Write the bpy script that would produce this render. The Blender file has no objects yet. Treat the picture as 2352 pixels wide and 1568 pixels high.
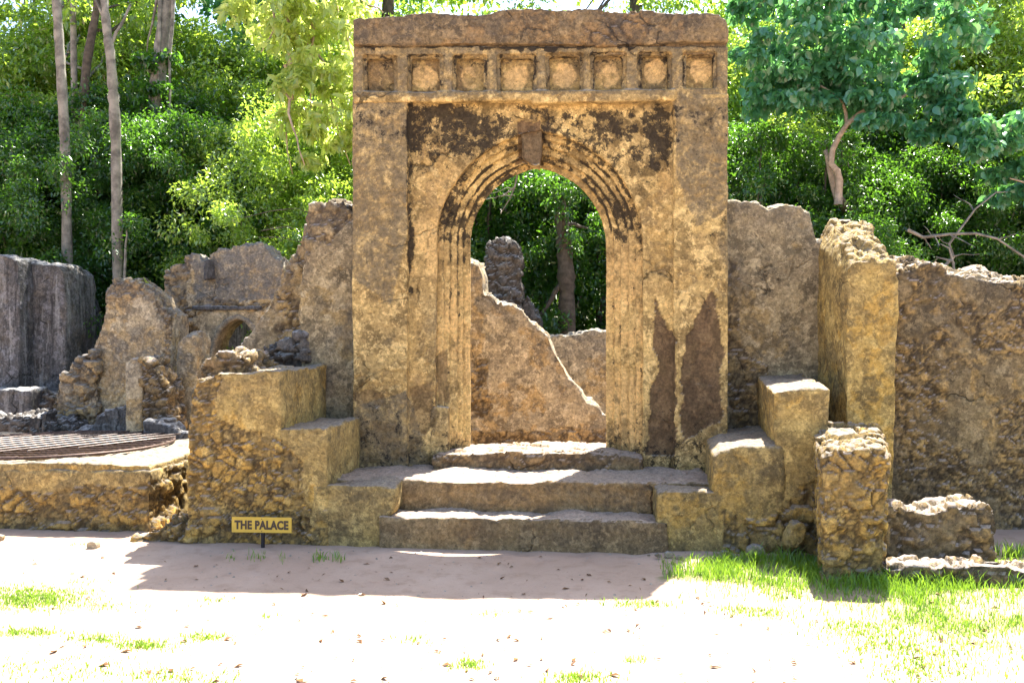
import bpy, bmesh, math, random
import numpy as np
from mathutils import Vector

# ------------------------------------------------------------------ camera, sky, sun, exposure
sc = bpy.context.scene
col = sc.collection
EYE, FPX, YAW = 1.55, 2000.0, math.radians(4.0)
cd = bpy.data.cameras.new("camera"); cam = bpy.data.objects.new("camera", cd); col.objects.link(cam)
cam.location = (0, 0, EYE); cam.rotation_euler = (math.radians(90), 0, YAW)
cd.sensor_width = 36; cd.lens = 36 * FPX / 2352; cd.clip_start = 0.05; cd.clip_end = 2000
sc.camera = cam
LIGHT = Vector((-0.20, -0.51, -1.0)).normalized()
EL = math.asin(-LIGHT.z); AZ = math.atan2(-LIGHT.x, -LIGHT.y)
w = bpy.data.worlds.new("World"); sc.world = w; w.use_nodes = True
nt = w.node_tree; bg = nt.nodes["Background"]
sky = nt.nodes.new("ShaderNodeTexSky"); sky.sky_type = 'NISHITA'; sky.sun_disc = False
sky.sun_elevation = EL; sky.sun_rotation = AZ; sky.dust_density = 2.0
nt.links.new(sky.outputs[0], bg.inputs[0]); bg.inputs[1].default_value = 0.095
sd = bpy.data.lights.new("sun", 'SUN'); sun = bpy.data.objects.new("sun", sd); col.objects.link(sun)
sd.energy = 5.0; sd.angle = math.radians(0.5); sd.color = (1.0, 0.95, 0.85)
sun.rotation_euler = LIGHT.to_track_quat('-Z', 'Y').to_euler(); sun.location = (5, 12, 25)
sc.view_settings.view_transform = 'Standard'; sc.view_settings.look = 'None'
sc.view_settings.exposure = 2.3; sc.view_settings.gamma = 1
sc.cycles.max_bounces = 6; sc.cycles.diffuse_bounces = 4; sc.cycles.transmission_bounces = 4
sc.cycles.use_denoising = True

# ------------------------------------------------------------------ photo pixel <-> world
CA, SA = math.cos(YAW), math.sin(YAW)
def P(px, py, Y):
    dx = (px - 1176) / FPX; dz = -(py - 784) / FPX
    t = Y / (dx * SA + CA)
    return ((dx * CA - SA) * t, Y, EYE + dz * t)
def G(px, py, z=0.0):
    dx = (px - 1176) / FPX; t = (EYE - z) * FPX / (py - 784)
    return ((dx * CA - SA) * t, (dx * SA + CA) * t)
def proj(V):
    r = V[:, 0] * CA + V[:, 1] * SA; f = -V[:, 0] * SA + V[:, 1] * CA
    return 1176 + FPX * r / f, 784 - FPX * (V[:, 2] - EYE) / f

# ------------------------------------------------------------------ noise
def _h(i, j, k, s):
    n = (i * 374761393 + j * 668265263 + k * 2147483647 + s * 1274126177) & 0xffffffff
    n = ((n ^ (n >> 13)) * 1274126177) & 0xffffffff
    n = ((n ^ (n >> 16)) * 2246822519) & 0xffffffff
    return ((n ^ (n >> 15)) & 0xffffff) / float(0xffffff)
def vnoise(p, s=0):
    f = np.floor(p).astype(np.int64); u = p - f; u = u * u * (3 - 2 * u)
    r = 0
    for a in (0, 1):
        for b in (0, 1):
            for c in (0, 1):
                wgt = (u[:, 0] if a else 1 - u[:, 0]) * (u[:, 1] if b else 1 - u[:, 1]) * (u[:, 2] if c else 1 - u[:, 2])
                r = r + wgt * _h(f[:, 0] + a, f[:, 1] + b, f[:, 2] + c, s)
    return r * 2 - 1
def fbm(p, freq, octv=4, s=0):
    r = 0; a = 1; t = 0
    for o in range(octv):
        r = r + a * vnoise(p * freq + 17.3 * o, s + o); t += a; a *= 0.5; freq *= 2.03
    return r / t
def worley(p, s=0):
    f = np.floor(p).astype(np.int64); n = len(p)
    d1 = np.full(n, 9.0); d2 = np.full(n, 9.0); cid = np.zeros(n)
    for a in (-1, 0, 1):
        for b in (-1, 0, 1):
            for c in (-1, 0, 1):
                i, j, k = f[:, 0] + a, f[:, 1] + b, f[:, 2] + c
                q = np.stack([i + _h(i, j, k, s + 1), j + _h(i, j, k, s + 2), k + _h(i, j, k, s + 3)], 1) - p
                aq = np.abs(q); d = 0.55 * np.sqrt((q * q).sum(1)) + 0.45 * aq.max(1) * 1.2; r = _h(i, j, k, s + 4)
                m = d < d1
                d2 = np.where(m, d1, np.minimum(d2, d)); cid = np.where(m, r, cid); d1 = np.where(m, d, d1)
    return d1, d2, cid
def sstep(a, b, x):
    t = np.clip((x - a) / (b - a), 0, 1); return t * t * (3 - 2 * t)
def inpoly(x, y, poly):
    r = np.zeros(len(x), bool); n = len(poly)
    for i in range(n):
        x1, y1 = poly[i]; x2, y2 = poly[(i + 1) % n]
        c = ((y1 > y) != (y2 > y)) & (x < (x2 - x1) * (y - y1) / ((y2 - y1) or 1e-9) + x1)
        r ^= c
    return r

# ------------------------------------------------------------------ objects
def tag(o, label=None, cat=None, group=None, kind=None):
    for k, v in (('label', label), ('category', cat), ('group', group), ('kind', kind)):
        if v: o[k] = v
    return o
def thing(name, label, cat, loc=(0, 0, 0), group=None):
    o = bpy.data.objects.new(name, None); col.objects.link(o); o.location = loc
    o.empty_display_size = 0.2
    return tag(o, label, cat, group)
def link(name, me, mat, parent=None, base=None):
    """mesh in world coordinates -> object with its origin at its base"""
    o = bpy.data.objects.new(name, me); col.objects.link(o)
    if mat: me.materials.clear(); me.materials.append(mat)
    if parent is not None:
        o.parent = parent; off = Vector(parent.location)
        p = parent.parent
        while p is not None: off = off + Vector(p.location); p = p.parent
        if base is not None:
            o.location = Vector(base) - off; off = Vector(base)
    else:
        n = len(me.vertices); c = np.empty(n * 3); me.vertices.foreach_get('co', c); c = c.reshape(-1, 3)
        off = Vector(base) if base is not None else Vector(((c[:, 0].min() + c[:, 0].max()) / 2, (c[:, 1].min() + c[:, 1].max()) / 2, c[:, 2].min()))
        o.location = off
    n = len(me.vertices); c = np.empty(n * 3); me.vertices.foreach_get('co', c)
    c = c.reshape(-1, 3) - np.array(off); me.vertices.foreach_set('co', c.ravel()); me.update()
    return o
def mesh_from(verts, faces, name='m'):
    me = bpy.data.meshes.new(name); me.from_pydata([tuple(v) for v in verts], [], faces); me.update(); return me
def mesh_np(verts, loops, nper, name='m', smooth=False):
    """all faces have nper corners"""
    me = bpy.data.meshes.new(name); nf = len(loops) // nper
    me.vertices.add(len(verts)); me.vertices.foreach_set('co', np.asarray(verts, np.float32).ravel())
    me.loops.add(len(loops)); me.loops.foreach_set('vertex_index', np.asarray(loops, np.int32))
    me.polygons.add(nf); me.polygons.foreach_set('loop_start', np.arange(nf, dtype=np.int32) * nper)
    me.polygons.foreach_set('loop_total', np.full(nf, nper, np.int32))
    if smooth: me.polygons.foreach_set('use_smooth', np.ones(nf, bool))
    me.update(calc_edges=True); me.validate(); return me
def fattr(me, name, vals):
    a = me.attributes.new(name, 'FLOAT', 'POINT'); a.data.foreach_set('value', np.asarray(vals, np.float32))

def prism(front, Yf, Yb, back=None, px=True, dx=0.0, dzb=0.0):
    """closed prism; front traced in photo pixels on the plane Yf, carried straight back to Yb"""
    if px: fr = [P(a, b, Yf) for a, b in front]
    else: fr = [(a, Yf, b) for a, b in front]
    if back is None: bk = [(x + dx, Yb, z + dzb) for x, y, z in fr]
    else: bk = [P(a, b, Yb) for a, b in back]
    cl = lambda v: (v[0], v[1], max(v[2], -0.12))
    return [cl(v) for v in fr], [cl(v) for v in bk]
def box(x0, x1, y0, y1, z0, z1):
    return [(x0, y0, z0), (x1, y0, z0), (x1, y0, z1), (x0, y0, z1)], [(x0, y1, z0), (x1, y1, z0), (x1, y1, z1), (x0, y1, z1)]

SEED = [0]
def stone(name, prisms, mat, voxel=0.02, rough=0.02, rub=0.0, cell=0.13, ramp=0.035, top=0.03, parent=None, base=None, extra=None, fine=0.004, rubpoly=None, flk=1.0, grime=0.45, grimepoly=None, smooth=2):
    """solid(s) fused and remeshed, then weathered for real: coarse unevenness, stones standing out of the mortar, crumbled tops"""
    SEED[0] += 1; s = SEED[0] * 31
    bm = bmesh.new()
    for fr, bk in prisms:
        n = len(fr)
        f = [bm.verts.new(v) for v in fr]; b = [bm.verts.new(v) for v in bk]
        fs = [bm.faces.new(f), bm.faces.new(b[::-1])]
        for i in range(n):
            j = (i + 1) % n
            fs.append(bm.faces.new((f[j], f[i], b[i], b[j])))
        bmesh.ops.recalc_face_normals(bm, faces=fs)
    bmesh.ops.triangulate(bm, faces=bm.faces[:], ngon_method='EAR_CLIP')
    me = bpy.data.meshes.new(name); bm.to_mesh(me); bm.free()
    o = bpy.data.objects.new(name, me); col.objects.link(o)
    m = o.modifiers.new('r', 'REMESH'); m.mode = 'VOXEL'; m.voxel_size = voxel; m.use_smooth_shade = True
    m = o.modifiers.new('s', 'SMOOTH'); m.factor = 0.5; m.iterations = smooth
    dg = bpy.context.evaluated_depsgraph_get()
    me2 = bpy.data.meshes.new_from_object(o.evaluated_get(dg))
    bpy.data.objects.remove(o); bpy.data.meshes.remove(me); me2.name = name
    n = len(me2.vertices)
    V = np.empty(n * 3); me2.vertices.foreach_get('co', V); V = V.reshape(-1, 3)
    N = np.empty(n * 3, np.float32); me2.vertex_normals.foreach_get('vector', N); N = N.reshape(-1, 3).astype(float)
    ppx, ppy = proj(V)
    r = np.full(n, float(rub)) if not callable(rub) else rub(V, N, ppx, ppy)
    if rubpoly:
        jx = fbm(V, 3.0, 3, s + 40) * 26; jy = fbm(V, 3.0, 3, s + 50) * 26
        for pl in rubpoly: r = np.where(inpoly(ppx + jx, ppy + jy, pl), 1.0, r)
    elif not callable(rub) and 0 < rub < 1:
        r = sstep(0.0, 0.16, fbm(V, 2.4, 4, s + 9) + (rub - 0.5) * 1.3)
    W = V + np.stack([fbm(V, 6, 3, s + 1), fbm(V, 6, 3, s + 2), fbm(V, 6, 3, s + 3)], 1) * 0.075
    tilt = np.array([[1, 0, .22], [0, 1, 0], [-.18, 0, 1]])
    d1, d2, cid = worley((W @ tilt) / cell * np.array([0.75, 0.85, 1.3]), s)
    e1, e2, cid2 = worley(W / (cell * .45) * np.array([0.85, 0.85, 1.2]), s + 7)
    big = cid > 0.42                                        # larger stones; between them small ones bedded in mortar
    gap = np.where(big, d2 - d1, (e2 - e1) * 0.8)
    edge = sstep(0.0, 0.13, d2 - d1)
    bump = np.where(big, edge * (0.35 + 0.75 * cid), sstep(0, .2, e2 - e1) * (.1 + .45 * cid2) * (0.3 + 0.7 * edge)) - 0.4 + 0.45 * fbm(V, 20, 3, s + 5)
    cid = np.where(big, cid, cid2)
    fk = fbm(V, 2.6, 6, s + 21) + 0.35 * fbm(V, 9, 3, s + 22)
    flake = sstep(0.10, 0.135, fk) * (1 - r)                # patches where the outer skin of plaster has come away
    up = sstep(0.35, 0.8, N[:, 2])
    d = rough * fbm(V, 2.2, 3, s + 11) + rough * 0.45 * fbm(V, 8, 3, s + 12) + fine * fbm(V, 28, 2, s + 13)
    d = d + r * ramp * bump + up * top * (fbm(V, 5, 4, s + 14) * 1.4 + 0.6 * bump)
    d = d - r * 0.006 - flake * 0.007 * flk
    st = np.zeros(n); br = np.zeros(n); gr = np.zeros(n)
    if extra: st, br, gr = extra(V, N, ppx, ppy, s)
    d = d - 0.014 * sstep(.3, .8, br) * (0.7 + .5 * fbm(V, 9, 3, s + 95))
    V2 = V + N * d[:, None]
    me2.vertices.foreach_set('co', V2.ravel().astype(np.float32))
    bx = np.floor((ppx - ppx.min()) / 8).astype(int); tz = np.full(bx.max() + 1, -9.0); np.maximum.at(tz, bx, V[:, 2])
    tz = np.array([tz[max(0, i - 2):i + 3].mean() for i in range(len(tz))])
    dep = tz[bx] - V[:, 2] + 0.25 * fbm(V, 2.5, 4, s + 90)
    gm_ = np.maximum(grime * (1 - sstep(0.05, 0.55, dep)), grime * 0.9 * sstep(0.12, 0.3, fbm(V, 1.3, 5, s + 91)))
    gm_ = np.maximum(gm_, grime * 0.7 * (1 - sstep(0.0, 0.35, V[:, 2] + 0.2 * fbm(V, 3, 3, s + 92))))
    if grimepoly:
        for pl in grimepoly: gm_ = np.maximum(gm_, inpoly(ppx + 14 * fbm(V, 5, 4, s + 93), ppy + 14 * fbm(V, 5, 4, s + 94), pl) * 0.85)
    fattr(me2, 'grime', gm_)
    fattr(me2, 'rubble', np.maximum(r, up * 0.3 * (top > 0.04))); fattr(me2, 'cellid', cid); fattr(me2, 'gap', 1 - sstep(0.03, 0.22, gap))
    fattr(me2, 'stain_shade', st); fattr(me2, 'brown', br); fattr(me2, 'glow', gr); fattr(me2, 'flake', flake)
    me2.update()
    return link(name, me2, mat, parent, base)

# ------------------------------------------------------------------ materials
def new_mat(name):
    m = bpy.data.materials.new(name); m.use_nodes = True
    nt = m.node_tree; nt.nodes.clear()
    out = nt.nodes.new('ShaderNodeOutputMaterial')
    return m, nt, out
class NB:
    def __init__(s, nt): s.nt = nt
    def n(s, t, **k):
        x = s.nt.nodes.new(t)
        for a, b in k.items(): setattr(x, a, b)
        return x
    def l(s, a, b): s.nt.links.new(a, b)
    def noise(s, scale, detail=6, rough=0.6, vec=None, dist=0.0):
        x = s.n('ShaderNodeTexNoise'); x.inputs['Scale'].default_value = scale; x.inputs['Detail'].default_value = detail
        x.inputs['Roughness'].default_value = rough; x.inputs['Distortion'].default_value = dist
        if vec is not None: s.l(vec, x.inputs['Vector'])
        return x.outputs['Fac']
    def rng(s, v, a, b, c=0.0, d=1.0):
        x = s.n('ShaderNodeMapRange'); x.interpolation_type = 'SMOOTHSTEP'
        for i, q in zip((1, 2, 3, 4), (a, b, c, d)): x.inputs[i].default_value = q
        s.l(v, x.inputs[0]); return x.outputs[0]
    def math(s, op, a, b=None):
        x = s.n('ShaderNodeMath', operation=op)
        for i, q in enumerate((a, b)):
            if q is None: continue
            if hasattr(q, 'default_value'): s.l(q, x.inputs[i])
            else: x.inputs[i].default_value = q
        return x.outputs[0]
    def mix(s, f, a, b, mode='MIX'):
        x = s.n('ShaderNodeMix', data_type='RGBA', blend_type=mode)
        for i, q in ((0, f), (6, a), (7, b)):
            if hasattr(q, 'default_value'): s.l(q, x.inputs[i])
            elif i == 0: x.inputs[0].default_value = q
            else: x.inputs[i].default_value = (*q, 1)
        return x.outputs[2]
    def attr(s, name):
        x = s.n('ShaderNodeAttribute'); x.attribute_name = name; return x.outputs['Fac']

def stone_mat(name, c1, c2, dark, s1, s2, mortar=(0.07, 0.05, 0.035), darkamt=0.5, grey=(0.40, 0.37, 0.33), sun_streak=0.0, lich=0.0, bump=0.7, gcol=(0.10, 0.092, 0.082)):
    m, nt, out = new_mat(name); b = NB(nt)
    tc = b.n('ShaderNodeTexCoord'); V = tc.outputs['Object']
    if sun_streak:
        mp = b.n('ShaderNodeMapping'); mp.inputs['Scale'].default_value = (3.2, 3.2, 0.45); b.l(V, mp.inputs[0]); VS = mp.outputs[0]
    else: VS = V
    n1 = b.noise(1.5, 8, 0.6, VS, 0.4); n2 = b.noise(4.6, 10, 0.66, VS, 0.25); n3 = b.noise(38, 5, 0.7, V); n4 = b.noise(8, 9, 0.66, V, 0.5)
    n5 = b.noise(2.7, 10, 0.68, V, 0.3); n6 = b.noise(75, 3, 0.6, V); n7 = b.noise(10.0, 12, 0.78, V, 0.2); n8 = b.noise(23, 9, 0.74, V, 0.2); n9 = b.noise(15, 10, 0.78, V, 0.3)
    pale = tuple(min(1, x * y) for x, y in zip(c1, (1.5, 1.55, 1.7)))
    n0 = b.noise(0.9, 5, 0.6, V, 0.5); pl = b.mix(b.math('MAXIMUM', b.rng(n1, 0.42, 0.60), b.math('MULTIPLY', b.rng(n0, 0.48, 0.62), 0.9)), c1, c2)
    pl = b.mix(b.math('MULTIPLY', b.rng(n2, 0.50, 0.565), darkamt), pl, dark)
    pl = b.mix(b.math('MULTIPLY', b.rng(n4, 0.545, 0.585), 0.62), pl, pale)
    pl = b.mix(b.math('MULTIPLY', b.rng(n5, 0.565, 0.62), 0.6), pl, tuple(x * 0.8 for x in dark))
    fl = b.mix(b.rng(n4, 0.42, 0.56), tuple(x * 0.8 for x in s2), tuple(x * 0.9 for x in s1))
    pl = b.mix(b.math('MULTIPLY', b.attr('flake'), 0.75), pl, fl)
    pl = b.mix(b.math('MULTIPLY', b.rng(n8, 0.52, 0.58), 0.34), pl, tuple(x * 0.85 for x in dark))
    pl = b.mix(b.math('MULTIPLY', b.rng(n9, 0.53, 0.575), 0.5), pl, pale)
    cell = b.attr('cellid')
    st = b.mix(cell, s2, s1)
    st = b.mix(b.math('MULTIPLY', b.rng(n4, 0.50, 0.58), 0.65), st, dark)
    st = b.mix(b.math('MULTIPLY', b.rng(n2, 0.55, 0.60), 0.5), st, pale)
    st = b.mix(b.math('MULTIPLY', b.rng(n8, 0.52, 0.58), 0.55), st, dark)
    st = b.mix(b.math('MULTIPLY', b.attr('gap'), 0.8), st, mortar)  # dark mortar joints, deepened in colour to carry crevice shade as well
    st = b.mix(b.math('MULTIPLY', b.rng(n5, 0.54, 0.60), 0.5), st, c2)
    if sun_streak:
        m2 = b.n('ShaderNodeMapping'); m2.inputs['Scale'].default_value = (7.5, 7.5, 0.5); b.l(V, m2.inputs[0])
        ns = b.noise(1.0, 6, 0.7, m2.outputs[0], 0.2)
        pl = b.mix(b.math('MULTIPLY', b.rng(ns, 0.53, 0.62), 0.65), pl, (0.33, 0.315, 0.30)); pl = b.mix(b.math('MULTIPLY', b.rng(ns, 0.36, 0.46, 1.0, 0.0), 0.7), pl, (0.035, 0.034, 0.036))  # upright pale and dark bands: sunlight through trees painted into the colour
    c = b.mix(b.attr('rubble'), pl, st)
    wv = b.n('ShaderNodeVectorMath', operation='MULTIPLY_ADD'); nv = b.n('ShaderNodeTexNoise'); nv.inputs['Scale'].default_value = 3.5; nv.inputs['Detail'].default_value = 6
    b.l(V, nv.inputs['Vector']); b.l(nv.outputs['Color'], wv.inputs[0]); wv.inputs[1].default_value = (.35, .35, .35); b.l(V, wv.inputs[2])
    vo = b.n('ShaderNodeTexVoronoi', feature='DISTANCE_TO_EDGE'); vo.inputs['Scale'].default_value = 1.35; b.l(wv.outputs[0], vo.inputs['Vector'])
    crack = b.math('MULTIPLY', b.math('SUBTRACT', 1.0, b.rng(vo.outputs['Distance'], 0.004, 0.014)), b.rng(n1, 0.53, 0.62))
    c = b.mix(b.math('MULTIPLY', crack, 0.75), c, tuple(x * 0.3 for x in dark))
    # bare bright plaster where the skin has flaked
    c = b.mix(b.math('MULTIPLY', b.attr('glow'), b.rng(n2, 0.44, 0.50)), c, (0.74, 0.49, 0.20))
    # dark brown patches of newer render
    c = b.mix(b.math('MULTIPLY', b.attr('brown'), 0.9), c, b.mix(b.rng(n4, 0.4, 0.6), (0.085, 0.055, 0.034), (0.15, 0.095, 0.055)))
    c = b.mix(b.math('MULTIPLY', b.attr('grime'), b.rng(n7, 0.40, 0.56, 0.35, 1.0)), c, gcol)
    # black lichen; on the arch orders also painted groove dirt and shade
    lk = b.rng(b.math('ADD', b.math('MULTIPLY', b.attr('stain_shade'), 0.21), b.math('ADD', n7, lich)), 0.655, 0.70)
    lk2 = b.rng(b.math('ADD', b.math('MULTIPLY', b.attr('stain_shade'), 0.20), n2), 0.64, 0.72)
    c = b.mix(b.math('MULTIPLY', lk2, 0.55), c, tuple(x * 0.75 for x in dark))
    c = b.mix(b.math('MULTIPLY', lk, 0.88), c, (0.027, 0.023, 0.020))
    # grey weathered upper faces
    geo = b.n('ShaderNodeNewGeometry'); sep = b.n('ShaderNodeSeparateXYZ'); b.l(geo.outputs['True Normal'], sep.inputs[0])
    up = b.rng(sep.outputs['Z'], 0.45, 0.85)
    c = b.mix(b.math('MULTIPLY', up, 0.75), c, grey)
    c = b.mix(1.0, c, b.mix(b.rng(n3, 0.3, 0.7), (0.66, 0.66, 0.66), (1.24, 1.24, 1.24)), 'MULTIPLY')
    c = b.mix(b.math('MULTIPLY', b.rng(n6, 0.62, 0.68), 0.6), c, tuple(x * 0.4 for x in dark))
    bs = b.n('ShaderNodeBsdfPrincipled'); b.l(c, bs.inputs['Base Color']); bs.inputs['Roughness'].default_value = 0.93
    bs.inputs['Specular IOR Level'].default_value = 0.15
    hgt = b.math('ADD', b.math('MULTIPLY', n3, 0.45), b.math('ADD', b.math('MULTIPLY', n2, 1.0), b.math('ADD', b.math('MULTIPLY', n6, 0.3), b.math('SUBTRACT', b.math('MULTIPLY', n8, 0.8), b.math('MULTIPLY', crack, 1.5)))))
    bp = b.n('ShaderNodeBump'); bp.inputs['Strength'].default_value = bump; bp.inputs['Distance'].default_value = 0.03
    b.l(hgt, bp.inputs['Height']); b.l(bp.outputs[0], bs.inputs['Normal']); b.l(bs.outputs[0], out.inputs[0])
    return m
M = {}
M['gate'] = stone_mat('ochre_plaster', (0.60, 0.42, 0.165), (0.42, 0.29, 0.12), (0.15, 0.102, 0.045), (0.48, 0.31, 0.11), (0.28, 0.195, 0.095), darkamt=0.6, bump=0.75, gcol=(0.17, 0.138, 0.09))
M['cornice'] = stone_mat('brown_coral_plaster', (0.30, 0.205, 0.095), (0.20, 0.14, 0.072), (0.09, 0.068, 0.045), (0.36, 0.22, 0.09), (0.15, 0.105, 0.058), grey=(0.3, 0.25, 0.22), darkamt=0.6)
M['niche'] = stone_mat('flaked_niche_plaster', (0.50, 0.34, 0.12), (0.34, 0.23, 0.09), (0.16, 0.115, 0.06), (0.40, 0.25, 0.10), (0.24, 0.16, 0.08), bump=0.5)
M['cheek'] = stone_mat('ochre_coral_masonry', (0.48, 0.335, 0.115), (0.35, 0.245, 0.095), (0.13, 0.098, 0.052), (0.60, 0.37, 0.09), (0.24, 0.17, 0.075), grey=(0.27, 0.232, 0.20), mortar=(0.05, 0.036, 0.024), gcol=(0.14, 0.115, 0.07))
M['step'] = stone_mat('worn_step_plaster', (0.33, 0.225, 0.105), (0.25, 0.17, 0.085), (0.13, 0.092, 0.055), (0.42, 0.26, 0.105), (0.22, 0.15, 0.085), grey=(0.40, 0.32, 0.26), darkamt=0.45, gcol=(0.12, 0.092, 0.06))
M['side'] = stone_mat('grey_brown_plaster', (0.40, 0.31, 0.17), (0.30, 0.235, 0.14), (0.12, 0.098, 0.065), (0.40, 0.28, 0.12), (0.20, 0.15, 0.085), darkamt=0.55, grey=(0.34, 0.30, 0.27), gcol=(0.115, 0.11, 0.105))
M['rubble'] = stone_mat('coral_rubble', (0.28, 0.205, 0.105), (0.20, 0.15, 0.085), (0.08, 0.062, 0.042), (0.50, 0.33, 0.13), (0.14, 0.105, 0.068), mortar=(0.045, 0.034, 0.025), grey=(0.36, 0.31, 0.28), gcol=(0.085, 0.075, 0.062))
M['far'] = stone_mat('weathered_coral_plaster', (0.50, 0.395, 0.24), (0.36, 0.29, 0.19), (0.15, 0.125, 0.092), (0.54, 0.36, 0.15), (0.22, 0.165, 0.105), darkamt=0.55, grey=(0.24, 0.23, 0.22), gcol=(0.15, 0.142, 0.135))
M['grey'] = stone_mat('grey_coral_wall', (0.17, 0.155, 0.145), (0.105, 0.10, 0.097), (0.05, 0.048, 0.047), (0.22, 0.185, 0.15), (0.10, 0.09, 0.08), sun_streak=1, grey=(0.34, 0.33, 0.32), darkamt=0.6, gcol=(0.07, 0.068, 0.066))

def simple_mat(name, c, rough=0.6, metal=0.0, var=0.25, scale=30, bump=0.0):
    m, nt, out = new_mat(name); b = NB(nt)
    tc = b.n('ShaderNodeTexCoord'); n = b.noise(scale, 5, 0.6, tc.outputs['Object'])
    k = b.mix(b.rng(n, 0.3, 0.7), tuple(x * (1 - var) for x in c), tuple(min(1, x * (1 + var)) for x in c))
    bs = b.n('ShaderNodeBsdfPrincipled'); b.l(k, bs.inputs['Base Color']); bs.inputs['Roughness'].default_value = rough
    bs.inputs['Metallic'].default_value = metal
    if bump:
        bp = b.n('ShaderNodeBump'); bp.inputs['Strength'].default_value = bump; bp.inputs['Distance'].default_value = 0.02
        b.l(n, bp.inputs['Height']); b.l(bp.outputs[0], bs.inputs['Normal'])
    b.l(bs.outputs[0], out.inputs[0]); return m
def leaf_mat(name, a, c, tr, gloss=0.10, tmix=0.45):
    m, nt, out = new_mat(name); b = NB(nt)
    t = b.attr('tone')
    d = b.n('ShaderNodeBsdfDiffuse'); b.l(b.mix(t, a, c), d.inputs[0])
    q = b.n('ShaderNodeBsdfTranslucent'); b.l(b.mix(t, tuple(x * 0.7 for x in tr), tr), q.inputs[0])
    x = b.n('ShaderNodeMixShader'); x.inputs[0].default_value = tmix; b.l(d.outputs[0], x.inputs[1]); b.l(q.outputs[0], x.inputs[2])
    g = b.n('ShaderNodeBsdfGlossy'); g.inputs['Roughness'].default_value = 0.32; g.inputs[0].default_value = (0.9, 0.95, 0.9, 1)
    y = b.n('ShaderNodeMixShader'); y.inputs[0].default_value = gloss; b.l(x.outputs[0], y.inputs[1]); b.l(g.outputs[0], y.inputs[2])
    b.l(y.outputs[0], out.inputs[0]); return m
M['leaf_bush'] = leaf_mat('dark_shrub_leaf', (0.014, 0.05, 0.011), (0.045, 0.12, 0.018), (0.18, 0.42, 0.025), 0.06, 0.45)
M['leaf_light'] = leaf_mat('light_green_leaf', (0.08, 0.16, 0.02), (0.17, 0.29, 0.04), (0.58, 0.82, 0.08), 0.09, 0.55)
M['leaf_teal'] = leaf_mat('blue_green_leaf', (0.045, 0.18, 0.09), (0.095, 0.28, 0.15), (0.24, 0.58, 0.14), 0.07, 0.4)
M['leaf_yellow'] = leaf_mat('yellow_green_leaf', (0.22, 0.31, 0.06), (0.36, 0.45, 0.12), (0.80, 0.90, 0.22), 0.06, 0.6)
M['leaf_feather'] = leaf_mat('olive_feathery_leaf', (0.07, 0.15, 0.012), (0.17, 0.27, 0.02), (0.55, 0.80, 0.04), 0.07, 0.55)
M['leaf_far'] = leaf_mat('far_wood_leaf', (0.03, 0.08, 0.014), (0.10, 0.19, 0.025), (0.42, 0.66, 0.06), 0.06, 0.5)
M['grass'] = leaf_mat('grass_blade', (0.07, 0.16, 0.016), (0.17, 0.29, 0.03), (0.36, 0.60, 0.04), 0.05, 0.42)
M['dry'] = leaf_mat('dry_leaf', (0.07, 0.03, 0.014), (0.20, 0.10, 0.04), (0.15, 0.07, 0.02), 0.05, 0.15)
M['bark_pale'] = simple_mat('pale_grey_bark', (0.20, 0.18, 0.15), 0.9, 0, 0.5, 7, 0.5)
M['bark_dark'] = simple_mat('dark_brown_bark', (0.085, 0.065, 0.048), 0.9, 0, 0.4, 12, 0.5)
M['bark_tan'] = simple_mat('tan_smooth_bark', (0.36, 0.27, 0.19), 0.8, 0, 0.3, 14, 0.4)
M['rust'] = simple_mat('rusted_rebar', (0.075, 0.045, 0.035), 0.55, 0.5, 0.4, 40)
M['worn'] = simple_mat('glint_toned_iron', (0.15, 0.12, 0.11), 0.5, 0.3, 0.4, 40)  # lighter base colour stands in for glints on the cross bars
M['sign'] = simple_mat('yellow_sign_paint', (0.66, 0.42, 0.055), 0.5, 0, 0.06, 20)
M['ink'] = simple_mat('dark_brown_lettering', (0.065, 0.04, 0.024), 0.6, 0, 0.1, 20)
M['post'] = simple_mat('dark_painted_steel', (0.018, 0.016, 0.02), 0.5, 0.3, 0.2, 20)

def ground_mat():
    m, nt, out = new_mat('pale_sandy_soil'); b = NB(nt)
    tc = b.n('ShaderNodeTexCoord'); V = tc.outputs['Object']
    n1 = b.noise(0.9, 7, 0.6, V); n2 = b.noise(7, 8, 0.65, V); n3 = b.noise(60, 5, 0.7, V); n4 = b.noise(170, 3, 0.6, V)
    c = b.mix(b.rng(n1, 0.35, 0.65), (0.37, 0.265, 0.195), (0.45, 0.335, 0.255))
    c = b.mix(b.math('MULTIPLY', b.rng(n2, 0.50, 0.66), 0.45), c, (0.27, 0.185, 0.13))
    c = b.mix(b.math('MULTIPLY', b.rng(n3, 0.58, 0.68), 0.4), c, (0.22, 0.15, 0.10))
    c = b.mix(b.math('MULTIPLY', b.attr('turf'), 0.75), c, (0.12, 0.14, 0.04))
    c = b.mix(b.math('MULTIPLY', b.attr('soil_shade'), 0.85), c, (0.14, 0.105, 0.07))
    bs = b.n('ShaderNodeBsdfPrincipled'); b.l(c, bs.inputs['Base Color']); bs.inputs['Roughness'].default_value = 0.95; bs.inputs['Specular IOR Level'].default_value = 0.1
    bp = b.n('ShaderNodeBump'); bp.inputs['Strength'].default_value = 0.5; bp.inputs['Distance'].default_value = 0.02
    b.l(b.math('ADD', b.math('MULTIPLY', n3, 0.5), b.math('ADD', n2, b.math('MULTIPLY', n4, 0.25))), bp.inputs['Height'])
    b.l(bp.outputs[0], bs.inputs['Normal']); b.l(bs.outputs[0], out.inputs[0]); return m
M['ground'] = ground_mat()

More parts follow.
